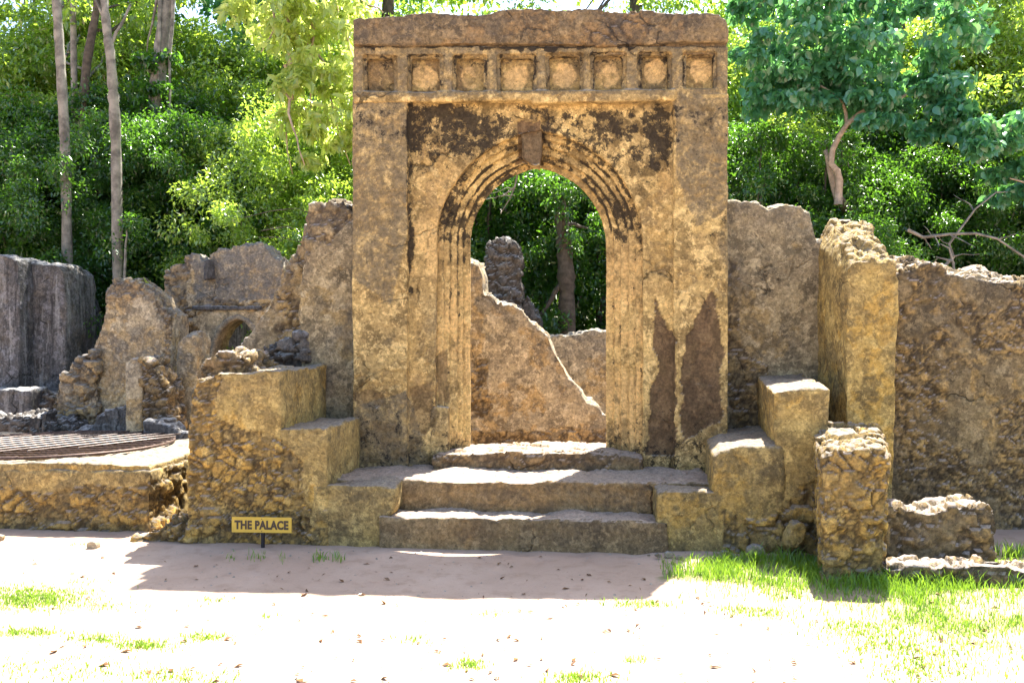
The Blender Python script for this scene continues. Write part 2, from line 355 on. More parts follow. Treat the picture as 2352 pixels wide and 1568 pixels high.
# ------------------------------------------------------------------ ground
LAWN = [G(1500, 1325), G(1640, 1300), G(1700, 1285), G(1890, 1265), (6, 6.2), (7, 3), G(2352, 1900), G(2352, 1640), G(2200, 1540), G(2130, 1480), G(2010, 1425), G(1900, 1390), G(1800, 1345), G(1640, 1335)]
PATCH = [  # sparse grass patches: px centre, px radius x, y, density
    (70, 1372, 130, 24, 2.6), (250, 1392, 60, 10, .5), (55, 1448, 80, 10, 1.4), (225, 1462, 60, 12, 1.2), (330, 1476, 70, 12, 1.6), (470, 1458, 60, 10, 1.3), (180, 1335, 50, 10, .3),
    (1460, 1386, 80, 8, 1.6), (1700, 1396, 60, 8, 1.0), (1760, 1405, 80, 14, .8), (1075, 1525, 45, 12, 1.3), (1330, 1555, 70, 14, 1.2), (960, 1470, 40, 8, .8), (1460, 1512, 30, 8, 1.2), (490, 1378, 40, 6, .7),
    (150, 1535, 220, 26, .22), (420, 1550, 140, 20, .35), (190, 1252, 26, 6, .6), (1960, 1440, 120, 25, .7), (2040, 1480, 120, 30, .6), (2120, 1540, 120, 40, .4), (610, 1412, 14, 4, 1.2), (1120, 1408, 40, 5, .6)]
def zg(x, y):
    p = np.stack([x, y, np.zeros_like(x)], 1)
    return 0.022 * fbm(p, 0.9, 4, 3) - 0.004 + 0.009 * fbm(p, 5, 4, 7) - 0.010 * (1 - sstep(.15, .42, worley(p * np.array([3.2, 2.4, 1]) + .3 * np.stack([fbm(p, 2, 2, 8)] * 3, 1), 5)[0])) * sstep(-.1, .2, fbm(p, 1.1, 2, 12))
gx = np.concatenate([np.linspace(-120, -7, 30), np.linspace(-6.8, 7, 270), np.linspace(7.4, 120, 30)])
gy = np.concatenate([np.linspace(-60, 2.9, 16), np.linspace(3, 9, 200), np.linspace(9.2, 40, 60), np.linspace(45, 400, 16)])
XX, YY = np.meshgrid(gx, gy); xx, yy = XX.ravel(), YY.ravel()
zz = zg(xx, yy)
wcx_, wcy_ = P(130, 1035, 8.05)[0], 8.0
zz = zz - 2.2 * (np.hypot(xx - wcx_, yy - wcy_) < 0.97)      # the shaft of the well
gv = np.stack([xx, yy, zz], 1); nx, ny = len(gx), len(gy)
ii = (np.arange(ny - 1)[:, None] * nx + np.arange(nx - 1)[None, :]).ravel()
loops = np.stack([ii, ii + 1, ii + nx + 1, ii + nx], 1).ravel()
gm = mesh_np(gv, loops, 4, 'ground', True)
p3 = np.stack([xx, yy, zz], 1)
jx = xx + 0.3 * fbm(p3, 2.5, 3, 21); jy = yy + 0.12 * fbm(p3, 2.5, 3, 22)
fattr(gm, 'turf', inpoly(jx, jy, LAWN) * (0.5 + 0.5 * sstep(-0.25, 0.2, fbm(p3, 3, 3, 5))) * (.1 + .9 * sstep(4.3, 5.1, yy)))
fattr(gm, 'soil_shade', np.maximum(sstep(10.5, 13, yy), np.hypot(xx - wcx_, yy - wcy_) < 1.05))  # dark soil far back; inside the well it stands in for shaft shade
tag(link('ground', gm, M['ground'], None, (0, 0, 0)), kind='structure')

# ------------------------------------------------------------------ the gateway
YG = 7.50
def arch_pts(cx, hw, apex, e=25, n=14, bottom=1500):
    R = hw + e; H = math.sqrt(R * R - e * e); spring = apex + H
    pts = [(cx + hw, bottom)]
    a1 = math.atan2(H, e)
    # right arc centred at cx-e
    for i in range(n + 1):
        t = a1 * i / n
        pts.append((cx - e + R * math.cos(t), spring - R * math.sin(t)))
    for i in range(n - 1, -1, -1):
        t = a1 * i / n
        pts.append((cx + e - R * math.cos(t), spring - R * math.sin(t)))
    pts.append((cx - hw, bottom)); return pts           # right bottom -> apex -> left bottom
def portal(l, r, top, inner, bottom=1500):
    return [(l, bottom), (l, top), (r, top), (r, bottom)] + inner
gx0, gz0 = P(1240, 1078, YG)[0], 0.40
gate = thing('palace_gateway', 'tall ochre plaster gateway with a pointed arch and a row of eight square niches', 'gateway', (gx0, YG + 0.2, 0.42))
BL = [(815, 900), (880, 905), (885, 935), (840, 945), (812, 930)]
BR1 = [(1503, 688), (1515, 722), (1545, 768), (1549, 1045), (1482, 1045), (1490, 910), (1512, 850), (1497, 770)]
BR2 = [(1632, 670), (1650, 690), (1656, 800), (1662, 965), (1610, 985), (1562, 1010), (1561, 840), (1577, 770), (1606, 722)]
GL1 = [(940, 890), (995, 870), (1000, 960), (980, 1010), (940, 1000)]
GL2 = [(1002, 815), (1028, 800), (1030, 925), (1004, 930)]; GL3 = [(850, 965), (905, 975), (928, 1030), (930, 1068), (880, 1050), (855, 1010)]
NI = [(843, 903, 135, 204), (945, 1009, 134, 203), (1048, 1110, 134, 203), (1150, 1224, 133, 205), (1263, 1331, 131, 203), (1366, 1429, 129, 202), (1474, 1534, 128, 200), (1577, 1638, 127, 197)]
def gate_extra(V, N, px, py, s):
    jx = px + 12 * fbm(V, 4, 3, s + 60) + 9 * fbm(V, 18, 3, s + 67); jy = py + 14 * fbm(V, 4, 3, s + 61) + 9 * fbm(V, 18, 3, s + 68)
    big = fbm(V, 1.6, 3, s + 62)
    panel = sstep(930, 950, px) * (1 - sstep(1530, 1555, px))
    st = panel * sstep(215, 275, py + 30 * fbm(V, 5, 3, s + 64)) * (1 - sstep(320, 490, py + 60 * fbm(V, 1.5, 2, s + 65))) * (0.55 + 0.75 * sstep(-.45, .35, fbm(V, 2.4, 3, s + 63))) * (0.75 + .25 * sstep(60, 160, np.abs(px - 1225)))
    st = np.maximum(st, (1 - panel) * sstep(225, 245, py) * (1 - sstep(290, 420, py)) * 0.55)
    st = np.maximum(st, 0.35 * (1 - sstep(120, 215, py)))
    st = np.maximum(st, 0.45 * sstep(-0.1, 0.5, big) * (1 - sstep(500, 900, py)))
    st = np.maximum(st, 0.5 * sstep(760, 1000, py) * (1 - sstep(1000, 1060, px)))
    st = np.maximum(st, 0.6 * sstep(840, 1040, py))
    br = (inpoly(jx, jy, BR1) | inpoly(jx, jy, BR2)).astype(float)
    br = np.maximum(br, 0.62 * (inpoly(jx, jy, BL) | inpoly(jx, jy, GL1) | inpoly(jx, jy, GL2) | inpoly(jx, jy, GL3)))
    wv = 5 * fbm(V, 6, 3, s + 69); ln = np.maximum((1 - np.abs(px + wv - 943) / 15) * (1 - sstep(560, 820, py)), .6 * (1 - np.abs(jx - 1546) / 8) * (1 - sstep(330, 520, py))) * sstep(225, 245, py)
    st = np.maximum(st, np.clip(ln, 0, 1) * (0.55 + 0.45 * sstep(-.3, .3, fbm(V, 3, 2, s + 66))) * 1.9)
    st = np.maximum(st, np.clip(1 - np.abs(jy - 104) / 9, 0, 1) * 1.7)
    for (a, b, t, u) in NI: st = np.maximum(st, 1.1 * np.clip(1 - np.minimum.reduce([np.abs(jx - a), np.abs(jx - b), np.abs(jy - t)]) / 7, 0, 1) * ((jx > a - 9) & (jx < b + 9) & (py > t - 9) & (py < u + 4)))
    ck = (jx > 1190) & (jx < 1250) & (jy > 278) & (jy < 378)
    br = np.maximum(br, 1.0 * ck); st = np.where(ck, 0.25, st)
    gl = 0.85 * sstep(930, 950, px) * (1 - sstep(1530, 1550, px)) * sstep(330, 480, py) * (1 - sstep(760, 1000, py)) * sstep(-0.2, 0.3, fbm(V, 2.1, 3, s + 70))
    return st, br, gl * 0.8
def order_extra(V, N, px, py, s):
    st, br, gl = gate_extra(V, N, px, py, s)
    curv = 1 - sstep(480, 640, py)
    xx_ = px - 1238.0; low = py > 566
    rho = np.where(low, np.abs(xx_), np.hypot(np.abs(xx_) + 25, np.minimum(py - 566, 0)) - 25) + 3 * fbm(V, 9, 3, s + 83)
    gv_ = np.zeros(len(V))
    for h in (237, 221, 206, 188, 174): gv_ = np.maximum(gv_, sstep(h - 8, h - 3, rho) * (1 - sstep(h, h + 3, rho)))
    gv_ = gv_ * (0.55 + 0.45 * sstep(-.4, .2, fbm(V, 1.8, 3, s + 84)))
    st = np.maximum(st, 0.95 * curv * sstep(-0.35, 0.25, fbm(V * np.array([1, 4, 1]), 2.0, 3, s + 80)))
    gv_ = gv_ * (0.42 + 0.58 * curv) * (0.5 + 0.5 * sstep(-.2, .2, fbm(V, 5, 4, s + 85))); st = np.maximum(st, gv_ * 1.5)  # groove lines darkened in colour: dirt and recess shade together
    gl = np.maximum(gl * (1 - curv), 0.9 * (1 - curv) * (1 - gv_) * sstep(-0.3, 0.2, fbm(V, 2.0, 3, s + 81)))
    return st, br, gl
Y1, Y2, Y5, Y6 = YG + .085, YG + .150, YG + .365, YG + .52
Y4 = YG + .325
A1 = arch_pts(1240, 237, 302); ORD = [arch_pts(1240 - k, h, a) for k, (h, a) in enumerate(((221, 319), (206, 335), (188, 356), (174, 371), (156, 386)))]; A5 = arch_pts(1235, 178, 270)
# body: pilasters in front, sunk panel behind them
body = [prism(portal(809, 1673, 215, [(1547, 1500), (1547, 233), (936, 233), (936, 1500)]), YG, Y1 + .03),
        prism(portal(810, 1672, 222, A1), Y1, Y2 + .02), prism([(812, 240), (812, 60), (1670, 60), (1670, 240)], YG + .2, Y5),
        prism(portal(812, 1670, 60, A5), Y5 - .02, Y6)]
stone('gate_wall', body, M['gate'], 0.0135, 0.012, 0.04, parent=gate, extra=gate_extra, top=0.0, fine=0.004, grime=0.85, grimepoly=[[(805, 225), (938, 225), (934, 520), (900, 700), (805, 640)], [(1552, 225), (1680, 225), (1680, 470), (1600, 520), (1552, 400)], [(805, 940), (930, 900), (1000, 1100), (805, 1100)]])
# the stepped orders of the arch and the socket at its crown
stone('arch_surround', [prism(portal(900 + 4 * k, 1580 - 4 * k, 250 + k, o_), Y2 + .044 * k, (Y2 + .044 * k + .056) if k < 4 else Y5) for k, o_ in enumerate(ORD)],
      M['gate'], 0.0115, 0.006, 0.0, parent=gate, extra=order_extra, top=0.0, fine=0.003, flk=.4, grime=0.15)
stone('crown_socket', [prism([(1191, 276), (1212, 272), (1247, 282), (1249, 350), (1240, 384), (1222, 380), (1196, 366)], Y1 + .022, Y4 + .02)], M['gate'], 0.012, 0.035, 0.35, parent=gate, extra=gate_extra, top=0)
stone('base_block', [prism([(985, 1046), (988, 935), (1003, 932), (1030, 936), (1030, 1046)], Y1 - .01, Y2 + .03)], M['gate'], 0.012, 0.01, 0, parent=gate, extra=gate_extra, top=0)
# frieze: bands and bars round eight sunk niches
fz = []
edges = [810]
for a, b, t, u in NI: edges += [a - 9, b + 9]
edges.append(1672)
for k in range(0, len(edges), 2):
    fz.append(prism([(edges[k], 225), (edges[k], 108), (edges[k + 1], 108), (edges[k + 1], 225)], YG + .002, YG + .19))
for (a, b, t, u) in NI:
    fz.append(prism([(a - 12, t - 9), (a - 12, 106), (b + 12, 106), (b + 12, t - 9)], YG + .002, YG + .19))
    fz.append(prism([(a - 12, 228), (a - 12, u + 5), (b + 12, u + 5), (b + 12, 228)], YG + .002, YG + .19))
    for q in ((a - 12, a, t - 12, u + 8), (b, b + 12, t - 12, u + 8)): fz.append(prism([(q[0], q[3]), (q[0], q[2]), (q[1], q[2]), (q[1], q[3])], YG + .05, YG + .19))
    fz.append(prism([(a - 12, t), (a - 12, t - 12), (b + 12, t - 12), (b + 12, t)], YG + .05, YG + .19))
fz.append(prism([(812, 236), (812, 212), (1045, 212), (1225, 207), (1228, 231), (1040, 233)], YG - .012, Y1))
fz.append(prism([(1222, 240), (1222, 207), (1380, 207), (1552, 204), (1552, 230), (1228, 237)], YG - .022, Y1))
frieze = stone('frieze', fz, M['gate'], 0.0115, 0.006, 0.0, parent=gate, extra=gate_extra, top=0.0, fine=0.003, smooth=1, grimepoly=[[(800, 90), (1680, 90), (1680, 222), (1300, 215), (800, 225)]])
for i, (a, b, t, u) in enumerate(NI):
    fr = [0.15, .8, .7, .35, .85, .9, .95, .75][i]
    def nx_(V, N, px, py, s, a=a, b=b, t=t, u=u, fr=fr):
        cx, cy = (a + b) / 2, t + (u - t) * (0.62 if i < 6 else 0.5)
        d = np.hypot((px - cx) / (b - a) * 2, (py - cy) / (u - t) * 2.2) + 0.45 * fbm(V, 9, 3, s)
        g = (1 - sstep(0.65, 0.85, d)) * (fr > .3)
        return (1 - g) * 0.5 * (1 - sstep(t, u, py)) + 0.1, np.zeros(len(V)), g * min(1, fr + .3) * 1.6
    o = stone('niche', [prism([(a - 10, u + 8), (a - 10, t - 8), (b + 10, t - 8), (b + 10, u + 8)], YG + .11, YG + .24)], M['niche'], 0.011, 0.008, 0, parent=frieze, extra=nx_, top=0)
# cornice slab, broken along its upper edge
cor = [(808, 104), (810, 45), (840, 39), (900, 36), (925, 34), (950, 26), (1000, 28), (1060, 32), (1120, 31), (1146, 22), (1200, 19), (1330, 21), (1450, 26), (1560, 30), (1620, 31), (1650, 34), (1668, 48), (1673, 70), (1673, 96), (1560, 97), (1500, 101), (1390, 105), (1150, 101), (1000, 103)]
stone('cornice', [prism(cor, YG - .03, Y6 + .01)], M['cornice'], 0.0135, 0.018, 0.45, 0.14, 0.02, 0.02, parent=gate)
stone('cornice_backing', [prism([(812, 125), (812, 90), (1670, 86), (1670, 125)], YG + .03, Y6 - .01)], M['cornice'], 0.014, 0.01, 0.3, parent=gate, top=0)

# ------------------------------------------------------------------ steps, landing, threshold
YA = 6.50
st = thing('entrance_steps', 'two broad worn plaster steps and a landing below the arch', 'steps', (P(1200, 1200, 6.8)[0], 6.8, 0))
xL, xR = P(884, 1200, 6.5)[0], P(1512, 1200, 6.5)[0]
stone('step', [box(xL - .05, xR + .08, 6.47, 6.9, -.12, .225)], M['step'], 0.016, 0.034, 0.25, 0.14, 0.02, 0.016, smooth=9, parent=st)
stone('landing', [box(P(760, 1117, 6.8)[0], P(1645, 1117, 6.8)[0], 6.80, 8.1, -.1, .455)], M['step'], 0.016, 0.03, 0.15, 0.14, 0.015, 0.018, smooth=9, parent=st)
stone('threshold', [prism([(1000, 1100), (990, 1052), (1040, 1042), (1120, 1038), (1240, 1036), (1380, 1040), (1478, 1052), (1482, 1100)], YG - .10, YG + .62)], M['step'], 0.016, 0.02, 0.75, 0.13, 0.02, 0.012, parent=st)

# ------------------------------------------------------------------ left stepped cheek wall
lc = thing('stepped_side_wall', 'ochre rubble stepped flank wall left of the entrance steps, behind the yellow sign', 'wall', (P(640, 1262, YA)[0], 7.0, 0))
RP = [[(425, 1300), (425, 850), (498, 850), (505, 960), (560, 985), (650, 1010), (700, 1060), (690, 1110), (720, 1170), (745, 1300)], [(745, 1300), (720, 1215), (830, 1205), (905, 1300)]]
stone('tall_block', [prism([(428, 1500), (427, 1100), (432, 1000), (437, 905), (455, 872), (497, 855), (645, 851), (648, 1500)], YA, 7.72)], M['cheek'], 0.0135, 0.03, 0, 0.10, 0.025, 0.02, smooth=6, parent=lc, rubpoly=RP)
stone('low_block', [prism([(600, 1500), (600, 990), (625, 984), (752, 984), (754, 1500)], YA + .004, 7.55)], M['cheek'], 0.0135, 0.03, 0, 0.10, 0.025, 0.012, smooth=6, parent=lc, rubpoly=RP)
stone('landing_flank', [prism([(720, 1500), (720, 1115), (883, 1114), (905, 1120), (903, 1170), (885, 1200), (884, 1500)], YA + .01, 7.5)], M['cheek'], 0.0165, 0.03, 0.3, 0.14, 0.03, 0.012, parent=lc)
stone('rubble_toe', [prism([(302, 1500), (306, 1240), (322, 1226), (350, 1212), (395, 1200), (440, 1186), (446, 1500)], YA + .02, 6.95, dzb=-.04, dx=.03)], M['cheek'], 0.0165, 0.05, 1.0, 0.17, 0.06, 0.05, parent=lc)
stone('loose_rubble_top', [prism([(450, 900), (455, 850), (475, 825), (505, 812), (545, 815), (568, 825), (570, 850), (600, 856), (600, 900)], 6.75, 7.5)], M['rubble'], 0.0165, 0.05, 1.0, 0.12, 0.05, 0.05, parent=lc)

# ------------------------------------------------------------------ right stepped cheek wall
rc = thing('stepped_side_wall', 'brown cracked stepped flank wall right of the entrance steps, between the steps and the square pier', 'wall', (P(1740, 1262, YA)[0], 7.1, 0))
stone('landing_flank', [prism([(1509, 1500), (1509, 1134), (1520, 1128), (1650, 1130), (1652, 1500)], YA + .012, 7.5)], M['cheek'], 0.0165, 0.03, 0.12, 0.14, 0.03, 0.012, parent=rc)
RQ = [[(1660, 1300), (1655, 1165), (1740, 1190), (1800, 1170), (1840, 1110), (1910, 1090), (1910, 1300)]]
stone('low_block', [prism([(1641, 1500), (1639, 1046), (1660, 1032), (1772, 1022), (1800, 1022), (1802, 1500)], YA + .004, 7.85, dx=.12)], M['cheek'], 0.0165, 0.03, 0, 0.15, 0.04, 0.012, smooth=6, parent=rc, rubpoly=RQ)
stone('tall_block', [prism([(1782, 1500), (1778, 1010), (1772, 898), (1862, 894), (1905, 890), (1908, 1500)], YA, 7.88, dx=.17, dzb=.06)], M['cheek'], 0.0165, 0.03, 0, 0.15, 0.04, 0.014, smooth=6, parent=rc, rubpoly=RQ)

# ------------------------------------------------------------------ walls beside the gateway
lw = thing('broken_side_wall', 'ragged plaster wall stump standing against the left edge of the gateway', 'wall', (P(720, 900, 8)[0], 8.0, 0))
stone('plaster_face', [prism([(700, 1500), (690, 850), (684, 720), (692, 620), (702, 560), (704, 505), (716, 478), (745, 470), (770, 462), (795, 470), (818, 482), (818, 1500)], 7.75, 8.25)], M['side'], 0.018, 0.02, 0, 0.13, 0.035, 0.05, parent=lw,
      rubpoly=[[(690, 460), (820, 460), (800, 500), (780, 530), (760, 560), (720, 560), (700, 600), (680, 640), (690, 460)]])
stone('broken_core', [prism([(560, 1500), (556, 850), (552, 800), (575, 765), (598, 725), (622, 690), (642, 655), (660, 620), (675, 590), (690, 560), (702, 520), (740, 520), (740, 1500)], 8.0, 8.8)], M['side'], 0.018, 0.04, 0.55, 0.13, 0.035, 0.05, parent=lw)
stone('fallen_stones', [prism([(560, 1500), (572, 840), (600, 800), (640, 790), (700, 775), (720, 1500)], 7.75, 8.2)], M['grey'], 0.018, 0.05, 1.0, 0.13, 0.07, 0.05, parent=lw)
stone('plaster_wall', [prism([(1655, 1500), (1655, 456), (1690, 457), (1740, 462), (1765, 478), (1790, 470), (1805, 464), (1832, 472), (1862, 488), (1868, 525), (1874, 552), (1892, 556), (1894, 1500)], 7.85, 8.4)], M['side'], 0.018, 0.02, 0, 0.12, 0.03, 0.05,
      rubpoly=[[(1670, 600), (1700, 620), (1715, 800), (1760, 840), (1760, 1000), (1670, 1000)]])
def own(o, *a, **k): return tag(o, *a, **k)
tag(bpy.data.objects['plaster_wall'], 'grey brown plaster wall with jagged top standing against the right edge of the gateway', 'wall')
tag(stone('sloping_wall_end', [prism([(1938, 1500), (1946, 625), (1955, 602), (2010, 598), (2058, 614), (2066, 650), (2048, 1500)], 7.0, 7.95,
     back=[(1866, 1500), (1874, 560), (1906, 498), (1950, 496), (2000, 520), (2012, 600), (1990, 1500)])], M['cheek'], 0.018, 0.025, 0.06, 0.13, 0.03, 0.07),
    'wall end whose rubble top slopes to the front, above the square pier', 'wall')
tag(stone('square_pier', [prism([(1892, 1500), (1886, 1210), (1893, 1110), (1890, 1052), (1910, 1034), (2020, 1034), (2038, 1052), (2034, 1160), (2030, 1500)], 5.8, 6.62,
     back=[(1872, 1500), (1868, 1160), (1868, 1080), (1863, 990), (1878, 972), (2008, 970), (2026, 988), (2024, 1100), (2020, 1500)])], M['cheek'], 0.0125, 0.022, 1.0, 0.11, 0.03, 0.022),
    'freestanding square rubble pier with flat top standing in grass before the sloping wall end', 'pier')
tag(stone('rubble_wall', [prism([(1985, 1500), (1990, 652), (2048, 640), (2072, 622), (2110, 612), (2140, 618), (2200, 632), (2260, 640), (2352, 660), (2480, 664), (2700, 668), (2700, 1500)], 7.5, 8.1, dzb=.14)], M['rubble'], 0.0165, 0.03, 0.62, 0.075, 0.022, 0.06),
    'long brown rubble wall running out of the picture behind the square pier', 'wall')
tag(stone('low_wall', [prism([(2030, 1500), (2032, 1166), (2090, 1168), (2140, 1182), (2190, 1168), (2270, 1160), (2292, 1178), (2290, 1500)], 6.15, 6.55)], M['rubble'], 0.018, 0.025, 0.7, 0.12, 0.035, 0.03),
    'knee high rubble wall stub in the grass to the right of the square pier', 'wall')
tag(stone('wall_footing', [prism([(2030, 1500), (2036, 1300), (2120, 1304), (2200, 1296), (2260, 1292), (2352, 1308), (2500, 1315), (2500, 1500)], 5.75, 5.98)], M['rubble'], 0.018, 0.03, 1.0, 0.12, 0.03, 0.03),
    'ankle high line of footing stones half sunk in the grass', 'footing')

# ------------------------------------------------------------------ ruins inside, seen through the arch
tag(stone('courtyard_wall', [prism([(860, 1500), (860, 600), (1000, 590), (1083, 600), (1100, 607), (1109, 632), (1112, 672), (1137, 696), (1165, 700), (1198, 711), (1218, 740), (1259, 772), (1278, 815), (1310, 870), (1348, 922), (1385, 954), (1430, 990), (1430, 1500)], 10.0, 10.5)], M['far'], 0.018, 0.02, 0, 0.13, 0.03, 0.06,
    rubpoly=[[(1080, 830), (1120, 840), (1140, 930), (1085, 960)], [(1080, 980), (1400, 985), (1400, 1050), (1080, 1050)]]),
    'plaster wall with diagonal broken edge filling the lower half of the arch', 'wall')
tag(stone('rubble_pillar', [prism([(1110, 1500), (1116, 640), (1116, 566), (1124, 553), (1160, 550), (1180, 556), (1196, 578), (1199, 1500)], 12.5, 13.0), prism([(1080, 1500), (1108, 682), (1172, 676), (1178, 700), (1178, 1500)], 12.2, 12.6)], M['grey'], 0.022, 0.03, 1.0, 0.13, 0.05, 0.06),
    'grey rubble pillar rising behind the diagonal wall inside the arch', 'pillar')
tag(stone('wall_stub', [prism([(1197, 1500), (1200, 684), (1214, 682), (1224, 700), (1234, 724), (1242, 730), (1242, 1500)], 12.7, 13.1)], M['grey'], 0.022, 0.03, 0.6, 0.13, 0.04, 0.05), 'small grey stub beside the rubble pillar inside the arch', 'wall')
tag(stone('inner_wall', [prism([(1250, 1500), (1256, 775), (1300, 769), (1345, 762), (1372, 757), (1440, 775), (1440, 1500)], 12.0, 12.45)], M['far'], 0.022, 0.02, 0.1, 0.13, 0.03, 0.05), 'pale low wall behind the foot of the diagonal wall, at the right inside the arch', 'wall')

# ------------------------------------------------------------------ ruins on the left
fl = thing('fluted_wall', 'dark grey streaked high wall at the left edge of the picture', 'wall', (P(60, 900, 12)[0], 12.2, 0))
stone('wall_section', [prism([(-160, 1500), (-160, 590), (20, 587), (40, 600), (46, 660), (44, 1500)], 11.6, 12.5)], M['grey'], 0.025, 0.05, 0.1, 0.13, 0.03, 0.03, parent=fl)
stone('wall_section', [prism([(30, 1500), (36, 604), (80, 603), (136, 607), (147, 625), (152, 700), (150, 1500)], 11.9, 12.7)], M['grey'], 0.025, 0.05, 0.1, 0.13, 0.03, 0.03, parent=fl)
stone('wall_section', [prism([(140, 1500), (146, 656), (160, 660), (171, 700), (183, 778), (186, 1500)], 12.3, 13.0)], M['grey'], 0.025, 0.05, 0.1, 0.13, 0.03, 0.03, parent=fl)
tag(stone('low_plinth', [prism([(-100, 1500), (-100, 896), (70, 894), (72, 1500)], 11.0, 11.4)], M['grey'], 0.025, 0.03, 0.2, 0.13, 0.03, 0.03), 'pale grey plinth at the foot of the dark streaked wall', 'plinth')
tag(stone('dark_wall_stub', [prism([(60, 1500), (66, 900), (110, 898), (120, 905), (122, 1500)], 11.2, 11.5)], M['grey'], 0.025, 0.04, 1.0, 0.13, 0.05, 0.04), 'dark rubble stub between the plinth and the orange ragged wall', 'wall')
tag(stone('rubble_heap', [prism([(180, 1500), (184, 765), (198, 742), (220, 735), (232, 752), (236, 1500)], 13.0, 13.6)], M['grey'], 0.025, 0.06, 1.0, 0.16, 0.07, 0.06), 'dark rubble heap in the gap behind the streaked wall', 'rubble')
rw = thing('ragged_wall', 'orange brown ragged wall with a pointed top and crumbling left edge behind the well', 'wall', (P(280, 1000, 10)[0], 10.2, 0))
stone('plaster_face', [prism([(205, 1500), (214, 800), (230, 760), (238, 713), (240, 672), (258, 650), (290, 641), (310, 655), (335, 668), (354, 676), (366, 703), (380, 708), (396, 722), (398, 1500)], 10.0, 10.5)], M['far'], 0.02, 0.03, 0, 0.12, 0.04, 0.06, parent=rw,
      rubpoly=[[(230, 630), (300, 630), (380, 690), (400, 720), (400, 1030), (380, 1030), (385, 760), (330, 690), (260, 680), (235, 720)]])
stone('crumbled_edge', [prism([(112, 1500), (116, 960), (121, 905), (144, 866), (172, 832), (214, 806), (222, 806), (230, 1500)], 9.92, 10.6)], M['far'], 0.02, 0.04, 1.0, 0.14, 0.06, 0.06, parent=rw)
EG = [[(440, 560), (650, 560), (650, 690), (445, 690)]]
aw = thing('arched_wall', 'grey topped wall with a small pointed archway left of the gateway', 'wall', (P(500, 1000, 11)[0], 11.3, 0))
inner = [(592, 1500), (592, 805), (583, 768), (566, 745), (547, 733), (526, 740), (508, 757), (495, 784), (490, 812), (490, 1500)]
stone('wall_body', [prism([(372, 1500), (376, 640), (380, 628), (400, 613), (424, 603), (438, 588), (454, 585), (462, 597), (486, 598), (508, 578), (540, 563), (580, 560), (610, 563), (626, 585), (646, 606), (660, 640), (690, 700), (690, 1500)] + inner, 11.0, 11.5)], M['far'], 0.022, 0.025, 0, 0.13, 0.045, 0.07, parent=aw, grimepoly=EG,
      rubpoly=[[(370, 690), (620, 690), (600, 712), (440, 720), (460, 790), (480, 1000), (370, 1000)], [(370, 580), (440, 580), (445, 690), (370, 690)]])
stone('lintel_ledge', [prism([(440, 712), (440, 703), (600, 703), (600, 712)], 10.96, 11.1)], M['grey'], 0.02, 0.01, 0.3, parent=aw, top=0.01)
stone('arch_ring', [prism([(604, 1500), (604, 800), (592, 758), (570, 733), (547, 721), (522, 729), (500, 748), (486, 778), (480, 808), (478, 1500)] + [(490, 1500), (490, 812), (495, 784), (508, 757), (526, 740), (547, 733), (566, 745), (583, 768), (592, 805), (592, 1500)], 10.97, 11.2)], M['far'], 0.02, 0.012, 0.0, parent=aw, top=0)
stone('drain_spout', [prism([(466, 645), (466, 600), (480, 592), (486, 640)], 10.85, 11.05)], M['grey'], 0.02, 0.015, 0.0, parent=aw, top=0.01)
tag(stone('pale_pillar', [prism([(520, 1500), (521, 690), (556, 690), (558, 1500)], 12.2, 12.6)], M['grey'], 0.025, 0.02, 0.1), 'grey pillar seen through the small pointed archway on the left', 'pillar')
tag(stone('back_wall', [prism([(440, 1500), (444, 735), (640, 720), (644, 1500)], 12.75, 13.0)], M['grey'], 0.03, 0.03, 0.3), 'dark wall far behind the small pointed archway', 'wall')
tag(stone('pillar_stub', [prism([(405, 1500), (405, 790), (418, 770), (444, 764), (453, 780), (455, 1500)], 9.6, 10.0)], M['far'], 0.02, 0.03, 0.25, 0.13, 0.04, 0.05), 'short pillar stub before the small pointed archway', 'pillar')
tag(stone('rubble_bank', [prism([(372, 1500), (378, 900), (400, 866), (440, 850), (500, 840), (520, 1500)], 9.75, 10.4)], M['grey'], 0.022, 0.06, 1.0, 0.15, 0.07, 0.06), 'dark rubble bank around the foot of the short pillar stub', 'rubble')
hs = thing('broken_pier', 'half fallen pier with smooth left face and rubble right side behind the well', 'pier', (P(330, 1000, 9)[0], 9.2, 0))
stone('plaster_side', [prism([(288, 1500), (287, 834), (299, 820), (318, 820), (326, 826), (327, 1500)], 9.0, 9.5)], M['far'], 0.018, 0.015, 0.1, parent=hs)
stone('rubble_side', [prism([(322, 1500), (322, 824), (340, 834), (361, 858), (374, 892), (386, 897), (379, 930), (384, 970), (378, 1500)], 9.03, 9.5)], M['rubble'], 0.018, 0.04, 1.0, 0.13, 0.05, 0.05, parent=hs)
tag(stone('sloping_low_wall', [prism([(160, 1500), (166, 992), (210, 978), (220, 960), (262, 946), (292, 930), (300, 1500)], 9.35, 9.65)], M['grey'], 0.018, 0.025, 0.4, 0.12, 0.04, 0.05), 'dark low wall sloping up to the half fallen pier', 'wall')
tag(stone('curved_low_wall', [prism([(325, 1500), (327, 970), (366, 968), (386, 984), (410, 994), (432, 1000), (440, 1500)], 8.75, 9.05)], M['grey'], 0.018, 0.025, 0.3, 0.12, 0.03, 0.05), 'grey low wall curving down between the half fallen pier and the stepped flank wall', 'wall')
tag(stone('crumbled_low_wall', [prism([(-120, 1500), (-120, 955), (20, 958), (60, 950), (92, 962), (98, 1500)], 9.6, 9.95), prism([(94, 1500), (95, 948), (107, 946), (108, 1500)], 9.5, 9.7), prism([(106, 1500), (110, 968), (136, 962), (166, 982), (168, 1500)], 9.6, 9.9)], M['grey'], 0.018, 0.03, 0.8, 0.12, 0.04, 0.05), 'dark crumbled low wall with upright slab just behind the well grating', 'wall')

